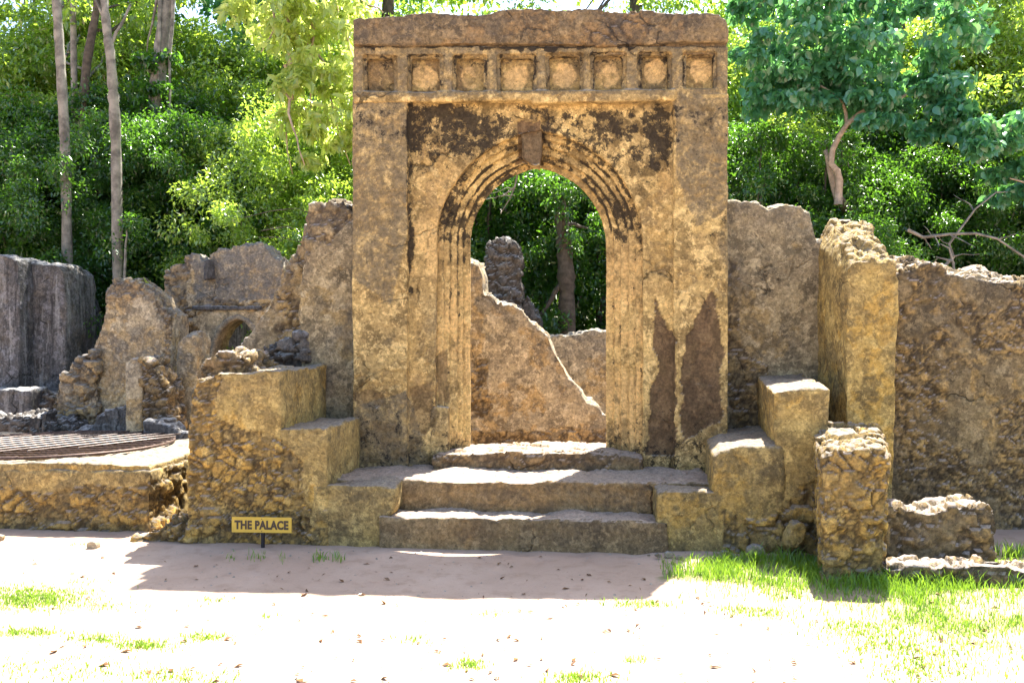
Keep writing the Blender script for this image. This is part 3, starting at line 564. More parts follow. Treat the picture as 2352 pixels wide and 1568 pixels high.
# ------------------------------------------------------------------ well and its grating
YWf, YWb = 6.86, 9.2
wl = thing('old_well', 'square rubble well with plastered rim at the left edge', 'well', (P(100, 1200, 8)[0], 8.0, 0))
wx = P(346, 1076, YWf)[0]
gcx, gcy, gz, gr = P(130, 1035, 8.05)[0], 8.0, 0.575, 1.08
wxl = P(-420, 1085, YWf)[0]
def well_ring(inset, z0, z1, r):
    x0, x1, y0, y1 = wxl, wx - inset, YWf + inset, YWb - inset; out = []
    for sg_ in (1, -1):
        arc = [(gcx - sg_ * r * math.sin(t), gcy + r * math.cos(t)) for t in np.linspace(0, math.pi, 17)]
        xe = x0 if sg_ > 0 else x1
        pl = [(gcx + .004 * sg_, y0), (xe, y0), (xe, y1), (gcx + .004 * sg_, y1)] + [(a_ + .004 * sg_, b_) for a_, b_ in arc]
        out.append(([(a_, b_, z0) for a_, b_ in pl], [(a_, b_, z1) for a_, b_ in pl]))
    return out
stone('well_wall', well_ring(0.0, -.1, .50, .95), M['cheek'], 0.018, 0.03, 0, 0.13, 0.04, 0.0, parent=wl, rubpoly=[[(-500, 1300), (-500, 1125), (120, 1128), (330, 1110), (420, 1050), (440, 1300)]])
stone('rim', well_ring(0.012, .36, .552, .97), M['cheek'], 0.018, 0.022, 0.0, 0.14, 0.03, 0.016, parent=wl)

def tube(paths, sides=8):
    """list of (points, radii) -> one mesh's arrays (quads)"""
    V = []; L = []
    for pts, rad in paths:
        pts = np.array(pts, float); n = len(pts)
        rad = np.full(n, rad) if np.isscalar(rad) else np.array(rad, float)
        tan = np.gradient(pts, axis=0); tan /= np.linalg.norm(tan, axis=1)[:, None] + 1e-9
        ref = np.array([0, 0, 1.0]) if abs(tan[0][2]) < 0.8 else np.array([1.0, 0, 0])
        b0 = len(V)
        for i in range(n):
            u = np.cross(tan[i], ref); u /= np.linalg.norm(u) + 1e-9; v = np.cross(u, tan[i])
            for k in range(sides):
                a = 2 * math.pi * k / sides; V.append(pts[i] + rad[i] * (math.cos(a) * u + math.sin(a) * v))
        for i in range(n - 1):
            for k in range(sides):
                L += [b0 + i * sides + k, b0 + i * sides + (k + 1) % sides, b0 + (i + 1) * sides + (k + 1) % sides, b0 + (i + 1) * sides + k]
        # close the ends with collapsed quads
        for e in (0, n - 1):
            c = len(V); V.append(pts[e])
            for k in range(0, sides, 2):
                L += [c, b0 + e * sides + k, b0 + e * sides + (k + 1) % sides, b0 + e * sides + (k + 2) % sides]
    return np.array(V), L
def tubes(name, paths, mat, parent=None, sides=8, base=None):
    V, L = tube(paths, sides); return link(name, mesh_np(V, L, 4, name, True), mat, parent, base)

gt = thing('well_grating', 'round rusty iron grating lying over the mouth of the square well', 'grating', (gcx, gcy, gz))
ring = [(gcx + gr * math.cos(a), gcy + gr * math.sin(a), gz) for a in np.linspace(0, 2 * math.pi, 65)]
tubes('ring', [(ring, 0.014)], M['rust'], gt)
bars = []
for k in range(-8, 9):
    y = k * gr / 8.4; h = math.sqrt(gr * gr - y * y)
    ns = max(6, int(h * 2 / 0.03)); xs = np.linspace(-h, h, ns)
    bars.append(([(gcx + x, gcy + y, gz + 0.012) for x in xs], [0.0065 + 0.002 * (i % 2) for i in range(ns)]))
tubes('long_bars', bars, M['rust'], gt, 6)
bars = []
for k in range(-4, 5):
    x = k * gr / 4.6; h = math.sqrt(gr * gr - x * x)
    bars.append(([(gcx + x * .8 + 0.42 * t * h, gcy + t * h * .9, gz + 0.024) for t in np.linspace(-1, 1, 5)], 0.009))
tubes('cross_bars', bars, M['worn'], gt, 6)
ffr, fbk = box(gcx - .62, gcx - .25, gcy - .72, gcy - .66, gz + .035, gz + .05)
bm = bmesh.new(); q = [bm.verts.new(v) for v in ffr + fbk]
for idx in ((0, 1, 2, 3), (7, 6, 5, 4), (0, 4, 5, 1), (1, 5, 6, 2), (2, 6, 7, 3), (3, 7, 4, 0)): bm.faces.new([q[i] for i in idx])
bmesh.ops.bevel(bm, geom=bm.edges[:], offset=0.003, segments=1, affect='EDGES'); me = bpy.data.meshes.new('hinge_plate'); bm.to_mesh(me); bm.free()
link('hinge_plate', me, M['rust'], gt)

# ------------------------------------------------------------------ sign
def bbox(name, x0, x1, y0, y1, z0, z1, mat, parent, bev=0.003):
    f, b = box(x0, x1, y0, y1, z0, z1)
    bm = bmesh.new(); q = [bm.verts.new(v) for v in f + b]
    for idx in ((0, 1, 2, 3), (7, 6, 5, 4), (0, 4, 5, 1), (1, 5, 6, 2), (2, 6, 7, 3), (3, 7, 4, 0)): bm.faces.new([q[i] for i in idx])
    bmesh.ops.recalc_face_normals(bm, faces=bm.faces[:])
    bmesh.ops.bevel(bm, geom=bm.edges[:], offset=bev, segments=2, affect='EDGES'); me = bpy.data.meshes.new(name); bm.to_mesh(me); bm.free()
    return link(name, me, mat, parent)
YS = 6.36
sg = thing('name_sign', 'small yellow sign reading THE PALACE on a dark post before the stepped flank wall', 'sign', (P(602, 1284, YS)[0], YS, 0))
a = P(533, 1221, YS); c = P(670, 1188, YS)
bd = bbox('board', a[0], c[0], YS - .008, YS + .004, a[2], c[2], M['sign'], sg, 0.002)
px_ = P(602, 1230, YS)[0]
bbox('post', px_ - .012, px_ + .012, YS + .005, YS + .03, -.15, c[2] - .02, M['post'], sg)
tcu = bpy.data.curves.new('lettering', 'FONT'); tcu.body = 'THE PALACE'; tcu.align_x = 'CENTER'; tcu.align_y = 'CENTER'; tcu.extrude = 0.01; tcu.space_character = 1.06; tcu.offset = 0.05; tcu.size = 1; tcu.resolution_u = 4
to = bpy.data.objects.new('t', tcu); col.objects.link(to)
dg = bpy.context.evaluated_depsgraph_get(); tm = bpy.data.meshes.new_from_object(to.evaluated_get(dg)); bpy.data.objects.remove(to)
n = len(tm.vertices); C = np.empty(n * 3); tm.vertices.foreach_get('co', C); C = C.reshape(-1, 3)
C -= (C.max(0) + C.min(0)) / 2
sx = (c[0] - a[0]) * 0.905 / np.ptp(C[:, 0]); sz = (c[2] - a[2]) * 0.60 / np.ptp(C[:, 1])
C = np.stack([C[:, 0] * sx + (a[0] + c[0]) / 2, YS - .009 - C[:, 2] * .1, C[:, 1] * sz + (a[2] + c[2]) / 2], 1)
tm.vertices.foreach_set('co', C.ravel().astype(np.float32)); tm.update(); tm.name = 'lettering'
link('lettering', tm, M['ink'], bd)
for zb in (a[2] + .012, c[2] - .012):
    tubes('bolt', [([(px_, YS - .007, zb), (px_, YS - .012, zb)], .003)], M['rust'], bd)

# ------------------------------------------------------------------ loose stones
tag(stone('leaning_stone', [prism([(1802, 1255), (1806, 1232), (1825, 1202), (1842, 1198), (1856, 1210), (1850, 1240), (1832, 1262)], 6.28, 6.42)], M['cheek'], 0.012, 0.02, 0.0, top=0.01), 'tilted stone slab leaning against the foot of the right stepped flank', 'stone')
def small_stone(px, py, r, label):
    x, y = G(px, py); rnd = random.Random(int(px * 7 + py))
    pts = [(x + r * math.cos(t) * rnd.uniform(.7, 1.1), r * .5 + r * .75 * math.sin(t) * rnd.uniform(.75, 1.1)) for t in np.linspace(0, 2 * math.pi, 8)[:-1]]
    tag(stone('stone', [prism(pts, y - r * .6, y + r * .6, px=False)], M['far'], max(.006, r / 7), r * .2, 0.0, top=0.0, fine=.002), label, 'stone', 'stones lying along the foot of the walls')
for px, py, r, lb in ((1490, 1278, .022, 'small pale stone, leftmost of the row on the sand below the steps'), (1512, 1281, .032, 'roundest pale stone on the sand below the steps'), (1535, 1279, .04, 'largest pale stone of the row on the sand below the steps'), (1560, 1283, .025, 'small stone at the right end of the row below the steps'),
                      (1665, 1278, .05, 'brown stone half in grass at the foot of the right flank'), (1735, 1276, .07, 'broad stone in the grass left of the tilted slab'), (1778, 1262, .06, 'stone next to the tilted slab at the flank foot'),
                      (215, 1260, .06, 'flat stone in the sand before the well corner'), (400, 1190, .06, 'stone in the gap between well and stepped flank'), (412, 1206, .05, 'smaller stone in the gap between well and stepped flank'), (2040, 1262, .06, 'stone between the square pier and the low wall stub'), (0, 1242, .05, 'stone on the sand at the left picture edge')):
    small_stone(px, py, r, lb)

# ------------------------------------------------------------------ foliage
def leaf_mesh(name, C, ax, nr, L, Wd, tone, full=False):
    """small folded leaves: C centres, ax long axis, nr face normal; full = rounded outline for leaves seen large"""
    ax = ax / (np.linalg.norm(ax, axis=1)[:, None] + 1e-9)
    sd_ = np.cross(nr, ax); sd_ /= np.linalg.norm(sd_, axis=1)[:, None] + 1e-9
    nn = np.cross(ax, sd_)
    L = L[:, None]; Wd = Wd[:, None]; n = len(C)
    v0 = C - ax * L * .5; v2 = C + ax * L * .5 - nn * L * .14
    if not full:
        v1 = C - ax * L * .05 + sd_ * Wd * .5 + nn * Wd * .15; v3 = C - ax * L * .05 - sd_ * Wd * .5 + nn * Wd * .15
        V = np.stack([v0, v1, v2, v3], 1).reshape(-1, 3); i = np.arange(n) * 4; m = 4
        lo = np.stack([i, i + 2, i + 1, i, i + 3, i + 2], 1).ravel()
    else:
        q = [v0]
        for sg_ in (1, -1):
            for f_, w_ in ((-.32, .36), (-.02, .5), (.26, .33)): q.append(C + ax * L * f_ + sg_ * sd_ * Wd * w_ + nn * (Wd * .22 * w_ * 2 - L * .1 * max(0, f_)))
        q.append(v2); q.append(C + ax * L * .05)
        V = np.stack(q, 1).reshape(-1, 3); m = 9; i = np.arange(n) * 9
        lo = np.concatenate([np.stack([i + a_, i + b_, i + 8], 1) for a_, b_ in ((1, 0), (2, 1), (3, 2), (7, 3), (6, 7), (5, 6), (4, 5), (0, 4))], 1).ravel()
    me = mesh_np(V, lo, 3, name); fattr(me, 'tone', np.repeat(tone, m)); return me
def clusters_to_leaves(rng, cl, per, size, aspect=0.45, flat=0.6, droop=0.5, shell=0.5):
    cs = []; ou = []
    for (c, r) in cl:
        k = max(4, int(per * rng.uniform(.6, 1.4)))
        d = rng.normal(size=(k, 3)); d /= np.linalg.norm(d, axis=1)[:, None]
        rr = r * (shell + (1 - shell) * rng.random(k)) * rng.random(k) ** 0.25
        q = d * rr[:, None] * np.array([1, 1, flat]); cs.append(q + c); ou.append(d)
    C = np.concatenate(cs); D = np.concatenate(ou); n = len(C)
    ax = D * 0.7 + rng.normal(size=(n, 3)) * .6; ax[:, 2] -= droop
    nr = rng.normal(size=(n, 3)) * .65 + np.array([0, 0, 1.0])
    L = size * rng.uniform(.6, 1.35, n)
    return C, ax, nr, L, L * aspect, rng.random(n)
def limb(p, q, r0, r1, rng, n=7, wob=0.08):
    p = np.array(p, float); q = np.array(q, float); t = np.linspace(0, 1, n)[:, None]
    pts = p + (q - p) * t; ln = np.linalg.norm(q - p)
    off = np.cumsum(rng.normal(size=(n, 3)) * wob * ln / n, axis=0); off -= t * off[-1]
    return pts + off, np.linspace(r0, r1, n)

# shrub prototypes in local coordinates
def shrub_data(seed, R, H, ncl, per, size, cr=(.2, .55)):
    rng = np.random.default_rng(seed); cl = []
    for i in range(ncl):
        z = H * (0.05 + 0.95 * rng.random() ** 0.8); rr = R * math.sqrt(max(.16, 1 - (z / H) ** 3)) * rng.uniform(.25, 1.35)
        a = rng.uniform(0, 2 * math.pi); cl.append((np.array([rr * math.cos(a), rr * math.sin(a), z]), rng.uniform(*cr)))
    leaves = clusters_to_leaves(rng, cl, per, size, droop=.35, flat=.8)
    paths = []
    for i in range(9):
        c = cl[rng.integers(ncl)][0]; p, r = limb((rng.normal() * .15, rng.normal() * .15, -.1), c, .045, .012, rng); paths.append((p, r))
    return leaves, paths
def make_shrub(name, seed, R, H, ncl, per, size, mat, label, group, x, y, rz=0, cat='shrub'):
    lv, pa = shrub_data(seed, R, H, ncl, per, size)
    t = thing(name, label, cat, (x, y, 0), group); t.rotation_euler = (0, 0, rz)
    f = bpy.data.objects.new('foliage', leaf_mesh('foliage', *lv)); f.data.materials.append(mat); col.objects.link(f); f.parent = t
    V, L = tube(pa, 6); s_ = bpy.data.objects.new('stem', mesh_np(V, L, 4, 'stem', True)); s_.data.materials.append(M['bark_dark']); col.objects.link(s_); s_.parent = t
    return t
def dup(root, label, loc, rz, s=1.0, mats=None):
    r = root.copy(); col.objects.link(r); r.location = loc; r.rotation_euler = (0, 0, rz); r.scale = (s, s, s); r['label'] = label
    for ch in list(root.children):
        c = ch.copy(); col.objects.link(c); c.parent = r
    return r
def gp(px, Y): return P(px, 900, Y)[0]
SG = 'shrubs of the thicket behind the ruins'
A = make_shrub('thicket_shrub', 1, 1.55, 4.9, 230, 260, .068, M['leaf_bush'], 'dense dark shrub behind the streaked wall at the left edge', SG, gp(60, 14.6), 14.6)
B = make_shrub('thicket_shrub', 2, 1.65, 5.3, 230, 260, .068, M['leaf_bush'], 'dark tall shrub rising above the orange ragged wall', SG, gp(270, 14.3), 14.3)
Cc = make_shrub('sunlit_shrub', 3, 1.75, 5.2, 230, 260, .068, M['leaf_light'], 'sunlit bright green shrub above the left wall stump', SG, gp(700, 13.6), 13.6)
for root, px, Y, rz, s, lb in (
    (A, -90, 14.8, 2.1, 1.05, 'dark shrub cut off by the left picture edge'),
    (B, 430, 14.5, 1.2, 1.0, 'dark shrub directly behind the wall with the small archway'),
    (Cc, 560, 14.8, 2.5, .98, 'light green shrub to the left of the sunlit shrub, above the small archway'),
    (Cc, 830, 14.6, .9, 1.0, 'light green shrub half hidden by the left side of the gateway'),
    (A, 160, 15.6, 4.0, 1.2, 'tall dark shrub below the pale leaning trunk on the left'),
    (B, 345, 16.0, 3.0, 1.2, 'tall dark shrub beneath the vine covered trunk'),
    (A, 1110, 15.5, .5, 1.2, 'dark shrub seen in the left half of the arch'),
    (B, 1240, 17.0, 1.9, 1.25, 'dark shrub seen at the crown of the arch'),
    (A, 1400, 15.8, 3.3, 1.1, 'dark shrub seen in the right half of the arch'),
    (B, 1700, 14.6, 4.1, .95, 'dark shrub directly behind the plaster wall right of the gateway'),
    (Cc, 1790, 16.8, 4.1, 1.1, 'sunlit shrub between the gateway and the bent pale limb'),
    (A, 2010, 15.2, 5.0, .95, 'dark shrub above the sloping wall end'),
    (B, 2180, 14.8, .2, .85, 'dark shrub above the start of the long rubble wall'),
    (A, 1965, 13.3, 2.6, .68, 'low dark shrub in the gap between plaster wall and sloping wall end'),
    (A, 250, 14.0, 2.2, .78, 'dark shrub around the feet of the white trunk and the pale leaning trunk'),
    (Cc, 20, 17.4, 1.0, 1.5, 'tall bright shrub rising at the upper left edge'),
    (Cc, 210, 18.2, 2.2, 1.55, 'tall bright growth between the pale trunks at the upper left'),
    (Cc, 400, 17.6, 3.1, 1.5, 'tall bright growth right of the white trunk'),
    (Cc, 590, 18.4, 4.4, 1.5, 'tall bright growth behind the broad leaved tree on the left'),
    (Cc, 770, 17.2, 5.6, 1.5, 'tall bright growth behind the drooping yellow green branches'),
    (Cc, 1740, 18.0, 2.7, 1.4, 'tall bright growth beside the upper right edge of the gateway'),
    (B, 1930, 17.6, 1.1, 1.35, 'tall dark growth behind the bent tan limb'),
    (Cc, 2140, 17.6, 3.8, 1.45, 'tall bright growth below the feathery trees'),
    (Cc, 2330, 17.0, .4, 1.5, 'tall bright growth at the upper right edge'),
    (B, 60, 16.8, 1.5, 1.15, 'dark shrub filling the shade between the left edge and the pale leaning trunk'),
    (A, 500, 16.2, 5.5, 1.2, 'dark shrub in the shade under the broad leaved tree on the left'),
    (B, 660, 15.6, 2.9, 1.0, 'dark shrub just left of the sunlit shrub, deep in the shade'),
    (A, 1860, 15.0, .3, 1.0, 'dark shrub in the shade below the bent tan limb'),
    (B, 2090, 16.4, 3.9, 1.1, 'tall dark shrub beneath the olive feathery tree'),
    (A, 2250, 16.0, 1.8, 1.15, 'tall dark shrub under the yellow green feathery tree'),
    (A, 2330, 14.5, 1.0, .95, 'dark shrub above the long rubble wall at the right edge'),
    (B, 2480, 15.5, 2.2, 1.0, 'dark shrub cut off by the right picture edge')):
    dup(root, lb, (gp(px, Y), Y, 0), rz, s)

# trees
def tree(name, label, trunk, rad, cl, per, size, leaf, bark, group=None, limbs=(), aspect=.45, droop=.5, extra_limb=0, seed=0, canopy=0, flat=.6, cat='tree', limb_bark=None):
    rng = np.random.default_rng(seed); t0 = trunk[0]
    t = thing(name, label, cat, (t0[0], t0[1], 0), group)
    tr = np.array(trunk, float); cl = list(cl)
    if canopy:
        top = np.array([trunk[-1][0], max(t0[1] + .5, 17.2), 12.0]); trunk = list(trunk) + [tuple((np.array(trunk[-1]) + top) / 2), tuple(top)]; rad = list(rad) + [rad[-1] * .8, rad[-1] * .4]; tr = np.array(trunk, float)
        can = [(top + np.array([rng.uniform(-4.5, 4.5), rng.uniform(-2.2, 2.6), rng.uniform(-1.6, 2.2)]), rng.uniform(.6, 1.1)) for _ in range(canopy)]
    # resample the trunk smoothly
    k = np.linspace(0, len(tr) - 1, 6 * len(tr)); pts = np.stack([np.interp(k, range(len(tr)), tr[:, i]) for i in range(3)], 1)
    rr = np.interp(k, range(len(tr)), rad); rr = rr * (1 + .08 * rng.normal(size=len(rr)))
    for _ in range(2): pts[1:-1] = (pts[:-2] + 2 * pts[1:-1] + pts[2:]) / 4
    tubes('trunk', [(pts, rr)], M[bark], t, 10)
    pa = [(p, r) for p, r in limbs]
    cc = [c for c, r in cl]
    for i in range(extra_limb):
        c = cc[rng.integers(len(cc))]; j = rng.integers(int(len(pts) * .45), len(pts)); p, r = limb(pts[j], c, max(.02, rr[j] * .45), .008, rng, 8, .12); pa.append((p, r))
    if pa: tubes('limbs', pa, M[limb_bark or bark], t, 6)
    lv = clusters_to_leaves(rng, cl, per, size, aspect=aspect, droop=droop, flat=flat)
    if canopy:
        l2 = clusters_to_leaves(rng, can, 190, .17, aspect=.55, droop=.3, flat=.5); lv = tuple(np.concatenate([a_, b_]) for a_, b_ in zip(lv, l2))
    link('crown', leaf_mesh('crown', *lv, full=leaf in ('leaf_teal', 'leaf_yellow')), M[leaf], t)
    return t
def blob(seed, regions):
    """regions: (px0, px1, py0, py1, Y0, Y1, n, r0, r1)"""
    rng = np.random.default_rng(seed); out = []
    for (a, b, c, d, y0, y1, n, r0, r1) in regions:
        for i in range(n):
            Y = rng.uniform(y0, y1); out.append((np.array(P(rng.uniform(a, b), rng.uniform(c, d), Y)), rng.uniform(r0, r1)))
    return out
def path(pl, Y): return [P(a, b, Y) for a, b in pl]
def down(px, Y): return [(P(px, 900, Y)[0], Y, -.1)]
TG = 'trees of the wood behind the ruins'
tree('slender_tree', 'slender tree with pale leaning trunk, leftmost of the bare trunks', down(160, 13) + path([(152, 420), (148, 300), (140, 160), (128, -30), (120, -200)], 13), [.10, .08, .076, .072, .066, .04], blob(11, [(-140, 330, -240, 120, 16.5, 19, 46, .4, .8), (-100, 130, 120, 330, 17, 19, 22, .35, .7)]), 150, .13, 'leaf_light', 'bark_pale', TG, extra_limb=0, seed=1, canopy=8)
tree('slender_tree', 'thin straight grey trunk just right of the pale leaning one', down(176, 15.2) + path([(172, 300), (169, 100), (166, -150)], 15.2), [.07, .06, .055, .04], blob(12, [(60, 300, -200, 60, 18.5, 20.5, 26, .4, .8), (120, 330, 60, 330, 19, 20.5, 16, .4, .7)]), 130, .13, 'leaf_light', 'bark_pale', TG, extra_limb=6, seed=2)
tree('slender_tree', 'dark trunk leaning right between the thin grey trunk and the white trunk', down(185, 15) + path([(190, 260), (198, 150), (222, 20), (250, -160)], 15), [.1, .085, .075, .065, .04], blob(13, [(120, 420, -220, 90, 17.5, 19, 26, .4, .7)]), 120, .14, 'leaf_bush', 'bark_dark', TG, extra_limb=6, seed=3, canopy=8)
tree('white_trunk_tree', 'tree with mottled white forked trunk ending in the dark shrubs on the left', down(275, 12.8) + path([(267, 340), (262, 240), (254, 130), (243, 50), (232, -120)], 12.8), [.09, .08, .078, .072, .065, .04], blob(14, [(140, 420, -260, 40, 15.2, 17, 34, .35, .65), (60, 330, 30, 150, 16.6, 17.4, 14, .3, .5)]), 110, .15, 'leaf_light', 'bark_pale', TG, limbs=[limb(P(252, 110, 12.8), P(300, 10, 12.9), .03, .015, np.random.default_rng(5)), limb(P(246, 70, 12.8), P(205, -40, 12.7), .025, .012, np.random.default_rng(6))], extra_limb=0, seed=4)
tree('vine_covered_tree', 'thick trunk wrapped in vines left of the overhanging branch', down(340, 15) + path([(348, 420), (356, 250), (372, 100), (392, -60), (405, -250)], 15), [.17, .145, .135, .125, .12, .08], blob(15, [(310, 385, 130, 420, 14.6, 15.3, 26, .16, .34), (250, 640, -300, -10, 17, 20, 30, .5, .9)]), 130, .12, 'leaf_bush', 'bark_pale', TG, extra_limb=5, seed=5, canopy=12)
tree('broadleaf_tree', 'broad leaved blue green tree behind the overhanging branch', down(540, 19.5) + path([(540, 420), (540, 250), (548, 150), (575, 40), (600, -150)], 19.5), [.16, .13, .12, .10, .08, .05], blob(16, [(440, 760, -160, 260, 18.5, 20.5, 50, .35, .75), (470, 600, 180, 330, 18.5, 20, 12, .3, .6)]), 120, .15, 'leaf_teal', 'bark_pale', TG, limbs=[limb(P(545, 190, 19.5), P(640, 175, 19.3), .05, .02, np.random.default_rng(8)), limb(P(560, 180, 19.5), P(600, 140, 19.2), .035, .012, np.random.default_rng(9))], aspect=.7, extra_limb=6, seed=6, canopy=12)
tree('roadside_tree', 'light green tree filling the gap at the top between gateway and overhanging branch', down(880, 21) + path([(880, 300), (890, 50), (900, -200)], 21), [.2, .18, .15, .1], blob(17, [(560, 1120, -220, 130, 20, 23, 60, .5, 1.0), (420, 820, 200, 420, 19, 22, 50, .4, .9)]), 130, .15, 'leaf_light', 'bark_dark', TG, extra_limb=8, seed=7, canopy=20)
tree('roadside_tree', 'green tree showing above the middle and right of the cornice', down(1450, 22) + path([(1455, 300), (1460, 40), (1470, -200)], 22), [.22, .2, .18, .1], blob(18, [(1060, 1760, -200, 60, 21, 24, 60, .5, 1.0), (1080, 1420, 60, 500, 21, 23.5, 50, .5, 1.0)]), 120, .15, 'leaf_light', 'bark_dark', TG, extra_limb=8, seed=8, canopy=24)
tree('dark_trunk_tree', 'dark thick trunk in the lower right of the arch opening', down(1300, 13.7) + path([(1302, 700), (1300, 620), (1292, 520), (1280, 400)], 13.7), [.16, .14, .13, .11, .08], blob(19, [(1130, 1400, 360, 600, 15.4, 17, 30, .3, .6), (1200, 1390, 380, 590, 13.0, 14.2, 34, .18, .4)]), 150, .075, 'leaf_bush', 'bark_dark', TG, limbs=[limb(P(1296, 640, 13.7), P(1235, 735, 13.6), .05, .03, np.random.default_rng(3))], extra_limb=4, seed=9)
for k_, (px_c, Yc, sd_, lb_, a_, b_, n_) in enumerate(((60, 19.5, 31, 'bright leafy tree filling the upper left corner behind the bare trunks', -160, 230, 46), (330, 20.5, 32, 'bright leafy tree between the white trunk and the vine covered trunk', 180, 480, 40), (640, 18.5, 33, 'bright leafy tree behind the overhanging branch, above the sunlit shrubs', 460, 860, 56))):
    tree('leafy_tree', lb_, down(px_c, Yc) + path([(px_c, 420), (px_c + 10, 200), (px_c + 15, 60)], Yc), [.14, .12, .09, .05], blob(sd_, [(a_, b_, 60, 300, Yc - .8, Yc + 1.2, n_ // 3, .35, .75), (a_, b_, 230, 480, Yc - 1.5, Yc + .8, n_, .4, .85)]), 190, .125, 'leaf_light', 'bark_dark', TG, extra_limb=8, seed=40 + k_, canopy=9)
# big blue green tree with the bent pale limb, right of the gateway
L1 = (path([(1925, 470), (1926, 440), (1928, 415), (1922, 392), (1908, 376), (1912, 345), (1928, 312), (1946, 285), (1972, 262), (2004, 244), (2034, 234), (2064, 229), (2120, 190)], 13.2), np.linspace(.062, .022, 13))
L2 = (path([(1945, 287), (1943, 262), (1936, 236), (1915, 215), (1880, 195)], 13.2), np.linspace(.03, .014, 5))
L3 = (path([(1925, 458), (1916, 430), (1908, 400), (1902, 370), (1896, 345)], 13.35), np.linspace(.06, .03, 5))
tree('broadleaf_tree', 'blue green broad leaved tree with a bent tan limb right of the gateway', down(1990, 15.6) + [P(1985, 600, 15.2), P(1950, 490, 14.0), P(1926, 455, 13.25)], [.14, .13, .1, .065], blob(20, [(1690, 2250, -60, 170, 12.6, 14.2, 96, .2, .45), (1700, 1950, 160, 260, 12.8, 14, 26, .2, .4), (1950, 2210, 180, 300, 12.8, 13.8, 30, .2, .4), (2040, 2130, 280, 330, 12.9, 13.4, 6, .15, .3)]), 72, .13, 'leaf_teal', 'bark_dark', TG, limb_bark='bark_tan', limbs=[L1, L2, L3], aspect=.66, droop=.75, extra_limb=0, seed=10, flat=.5)  # dark bark on this trunk stands in for shade; limbs keep the tan
tree('broadleaf_tree', 'blue green leafy sprays entering at the right picture edge', down(2480, 12.5) + path([(2470, 500), (2440, 300), (2420, 100)], 12.5), [.14, .12, .1, .06], blob(21, [(2215, 2420, 250, 350, 12, 13, 22, .18, .35), (2290, 2420, 380, 460, 12, 13, 10, .18, .32)]), 110, .13, 'leaf_teal', 'bark_tan', TG, limbs=[limb(P(2440, 330, 12.5), P(2270, 290, 12.4), .035, .01, np.random.default_rng(11)), limb(P(2450, 440, 12.5), P(2320, 410, 12.4), .03, .01, np.random.default_rng(12))], aspect=.68, droop=.75, seed=11, flat=.5)
tree('feathery_tree', 'yellow green feathery tree filling the upper right corner', down(2400, 18) + path([(2390, 400), (2350, 150), (2300, -200)], 18), [.24, .2, .17, .1], blob(22, [(2180, 2480, -150, 330, 16.5, 19, 110, .35, .8), (2080, 2420, 300, 560, 16.5, 18.5, 60, .3, .7)]), 230, .10, 'leaf_feather', 'bark_dark', TG, aspect=.3, droop=.9, extra_limb=12, seed=12, canopy=10)
tree('feathery_tree', 'olive feathery tree behind the bent tan limb', down(2085, 19) + path([(2085, 480), (2075, 300), (2060, 100), (2050, -200)], 19), [.26, .22, .2, .17, .1], blob(23, [(1680, 2180, -150, 150, 18, 21, 60, .5, .9), (1680, 2120, 150, 480, 18, 20.5, 80, .4, .8)]), 170, .12, 'leaf_light', 'bark_dark', TG, aspect=.35, droop=.8, extra_limb=10, seed=13, canopy=20)
# overhanging branch, left of the gateway top
rngb = np.random.default_rng(44)
hb = []
for a, b in (((655, -60), (672, 400)), ((690, -60), (715, 250)), ((720, -60), (805, 380)), ((740, -80), (830, 200)), ((640, -60), (600, 120)), ((700, 90), (790, 260)), ((660, 150), (700, 380)), ((760, -40), (880, 30))):
    hb.append(limb(P(a[0], a[1], 12.2), P(b[0], b[1], 12.0 + rngb.normal() * .25), .032, .007, rngb, 10, .22))
hb.append((path([(655, -60), (662, 60), (668, 150), (672, 230)], 12.1), [.05, .045, .035, .02]))
tree('overhanging_tree', 'yellow green drooping branches hanging in from the top beside the gateway', down(-60, 12.6) + path([(-80, 300), (-50, -400), (200, -560), (500, -420), (655, -60)], 12.4), [.2, .18, .15, .12, .08, .05], blob(24, [(590, 830, -100, 120, 11.6, 12.8, 60, .2, .38), (640, 835, 120, 290, 11.6, 12.6, 46, .16, .32), (690, 830, 290, 390, 11.8, 12.4, 13, .12, .22), (480, 640, -60, 40, 11.8, 12.8, 12, .2, .35)]), 36, .155, 'leaf_yellow', 'bark_tan', limbs=hb, aspect=.42, droop=.7, seed=14, flat=.6)
# dead twigs
def twigs(name, label, segs, Y, r, bark='bark_pale', cat='branch', seed=0):
    rng = np.random.default_rng(seed); pa = []
    for s in segs:
        pts = path(s, Y); pa.append((pts, np.linspace(r, r * .35, len(pts))))
        for i in range(1, len(pts)):
            if cat != 'sapling' and rng.random() < .8:
                p = np.array(pts[i]); q = p + rng.normal(size=3) * np.array([.16, .15, .12]); l_ = limb(p, q, r * .45, r * .15, rng, 6, .3); pa.append(l_)
    o = tubes(name, pa, M[bark], None, 6); return tag(o, label, cat)
twigs('dead_branch', 'long bare grey branch arching above the long rubble wall', [[(2085, 528), (2120, 545), (2180, 538), (2240, 536), (2290, 548), (2352, 590), (2400, 640), (2420, 900)], [(2160, 620), (2190, 590), (2180, 560), (2240, 480), (2290, 440)]], 12.2, .026, 'bark_pale', seed=1)
twigs('dead_branch', 'small bare twig fork just above the long rubble wall', [[(2195, 640), (2188, 600), (2180, 570), (2160, 560)], [(2188, 600), (2150, 590)]], 11.4, .018, seed=2)
twigs('dead_branch', 'pale bare twigs hanging in the upper left of the arch', [[(1190, 395), (1182, 430), (1172, 455), (1150, 490)], [(1182, 430), (1155, 450), (1140, 452)]], 11.5, .014, seed=3)
twigs('sapling', 'thin pale sapling stem above the peak of the orange ragged wall', [[(284, 900), (286, 640), (289, 560), (292, 540), (289, 520)]], 12.6, .026, cat='sapling', seed=4)
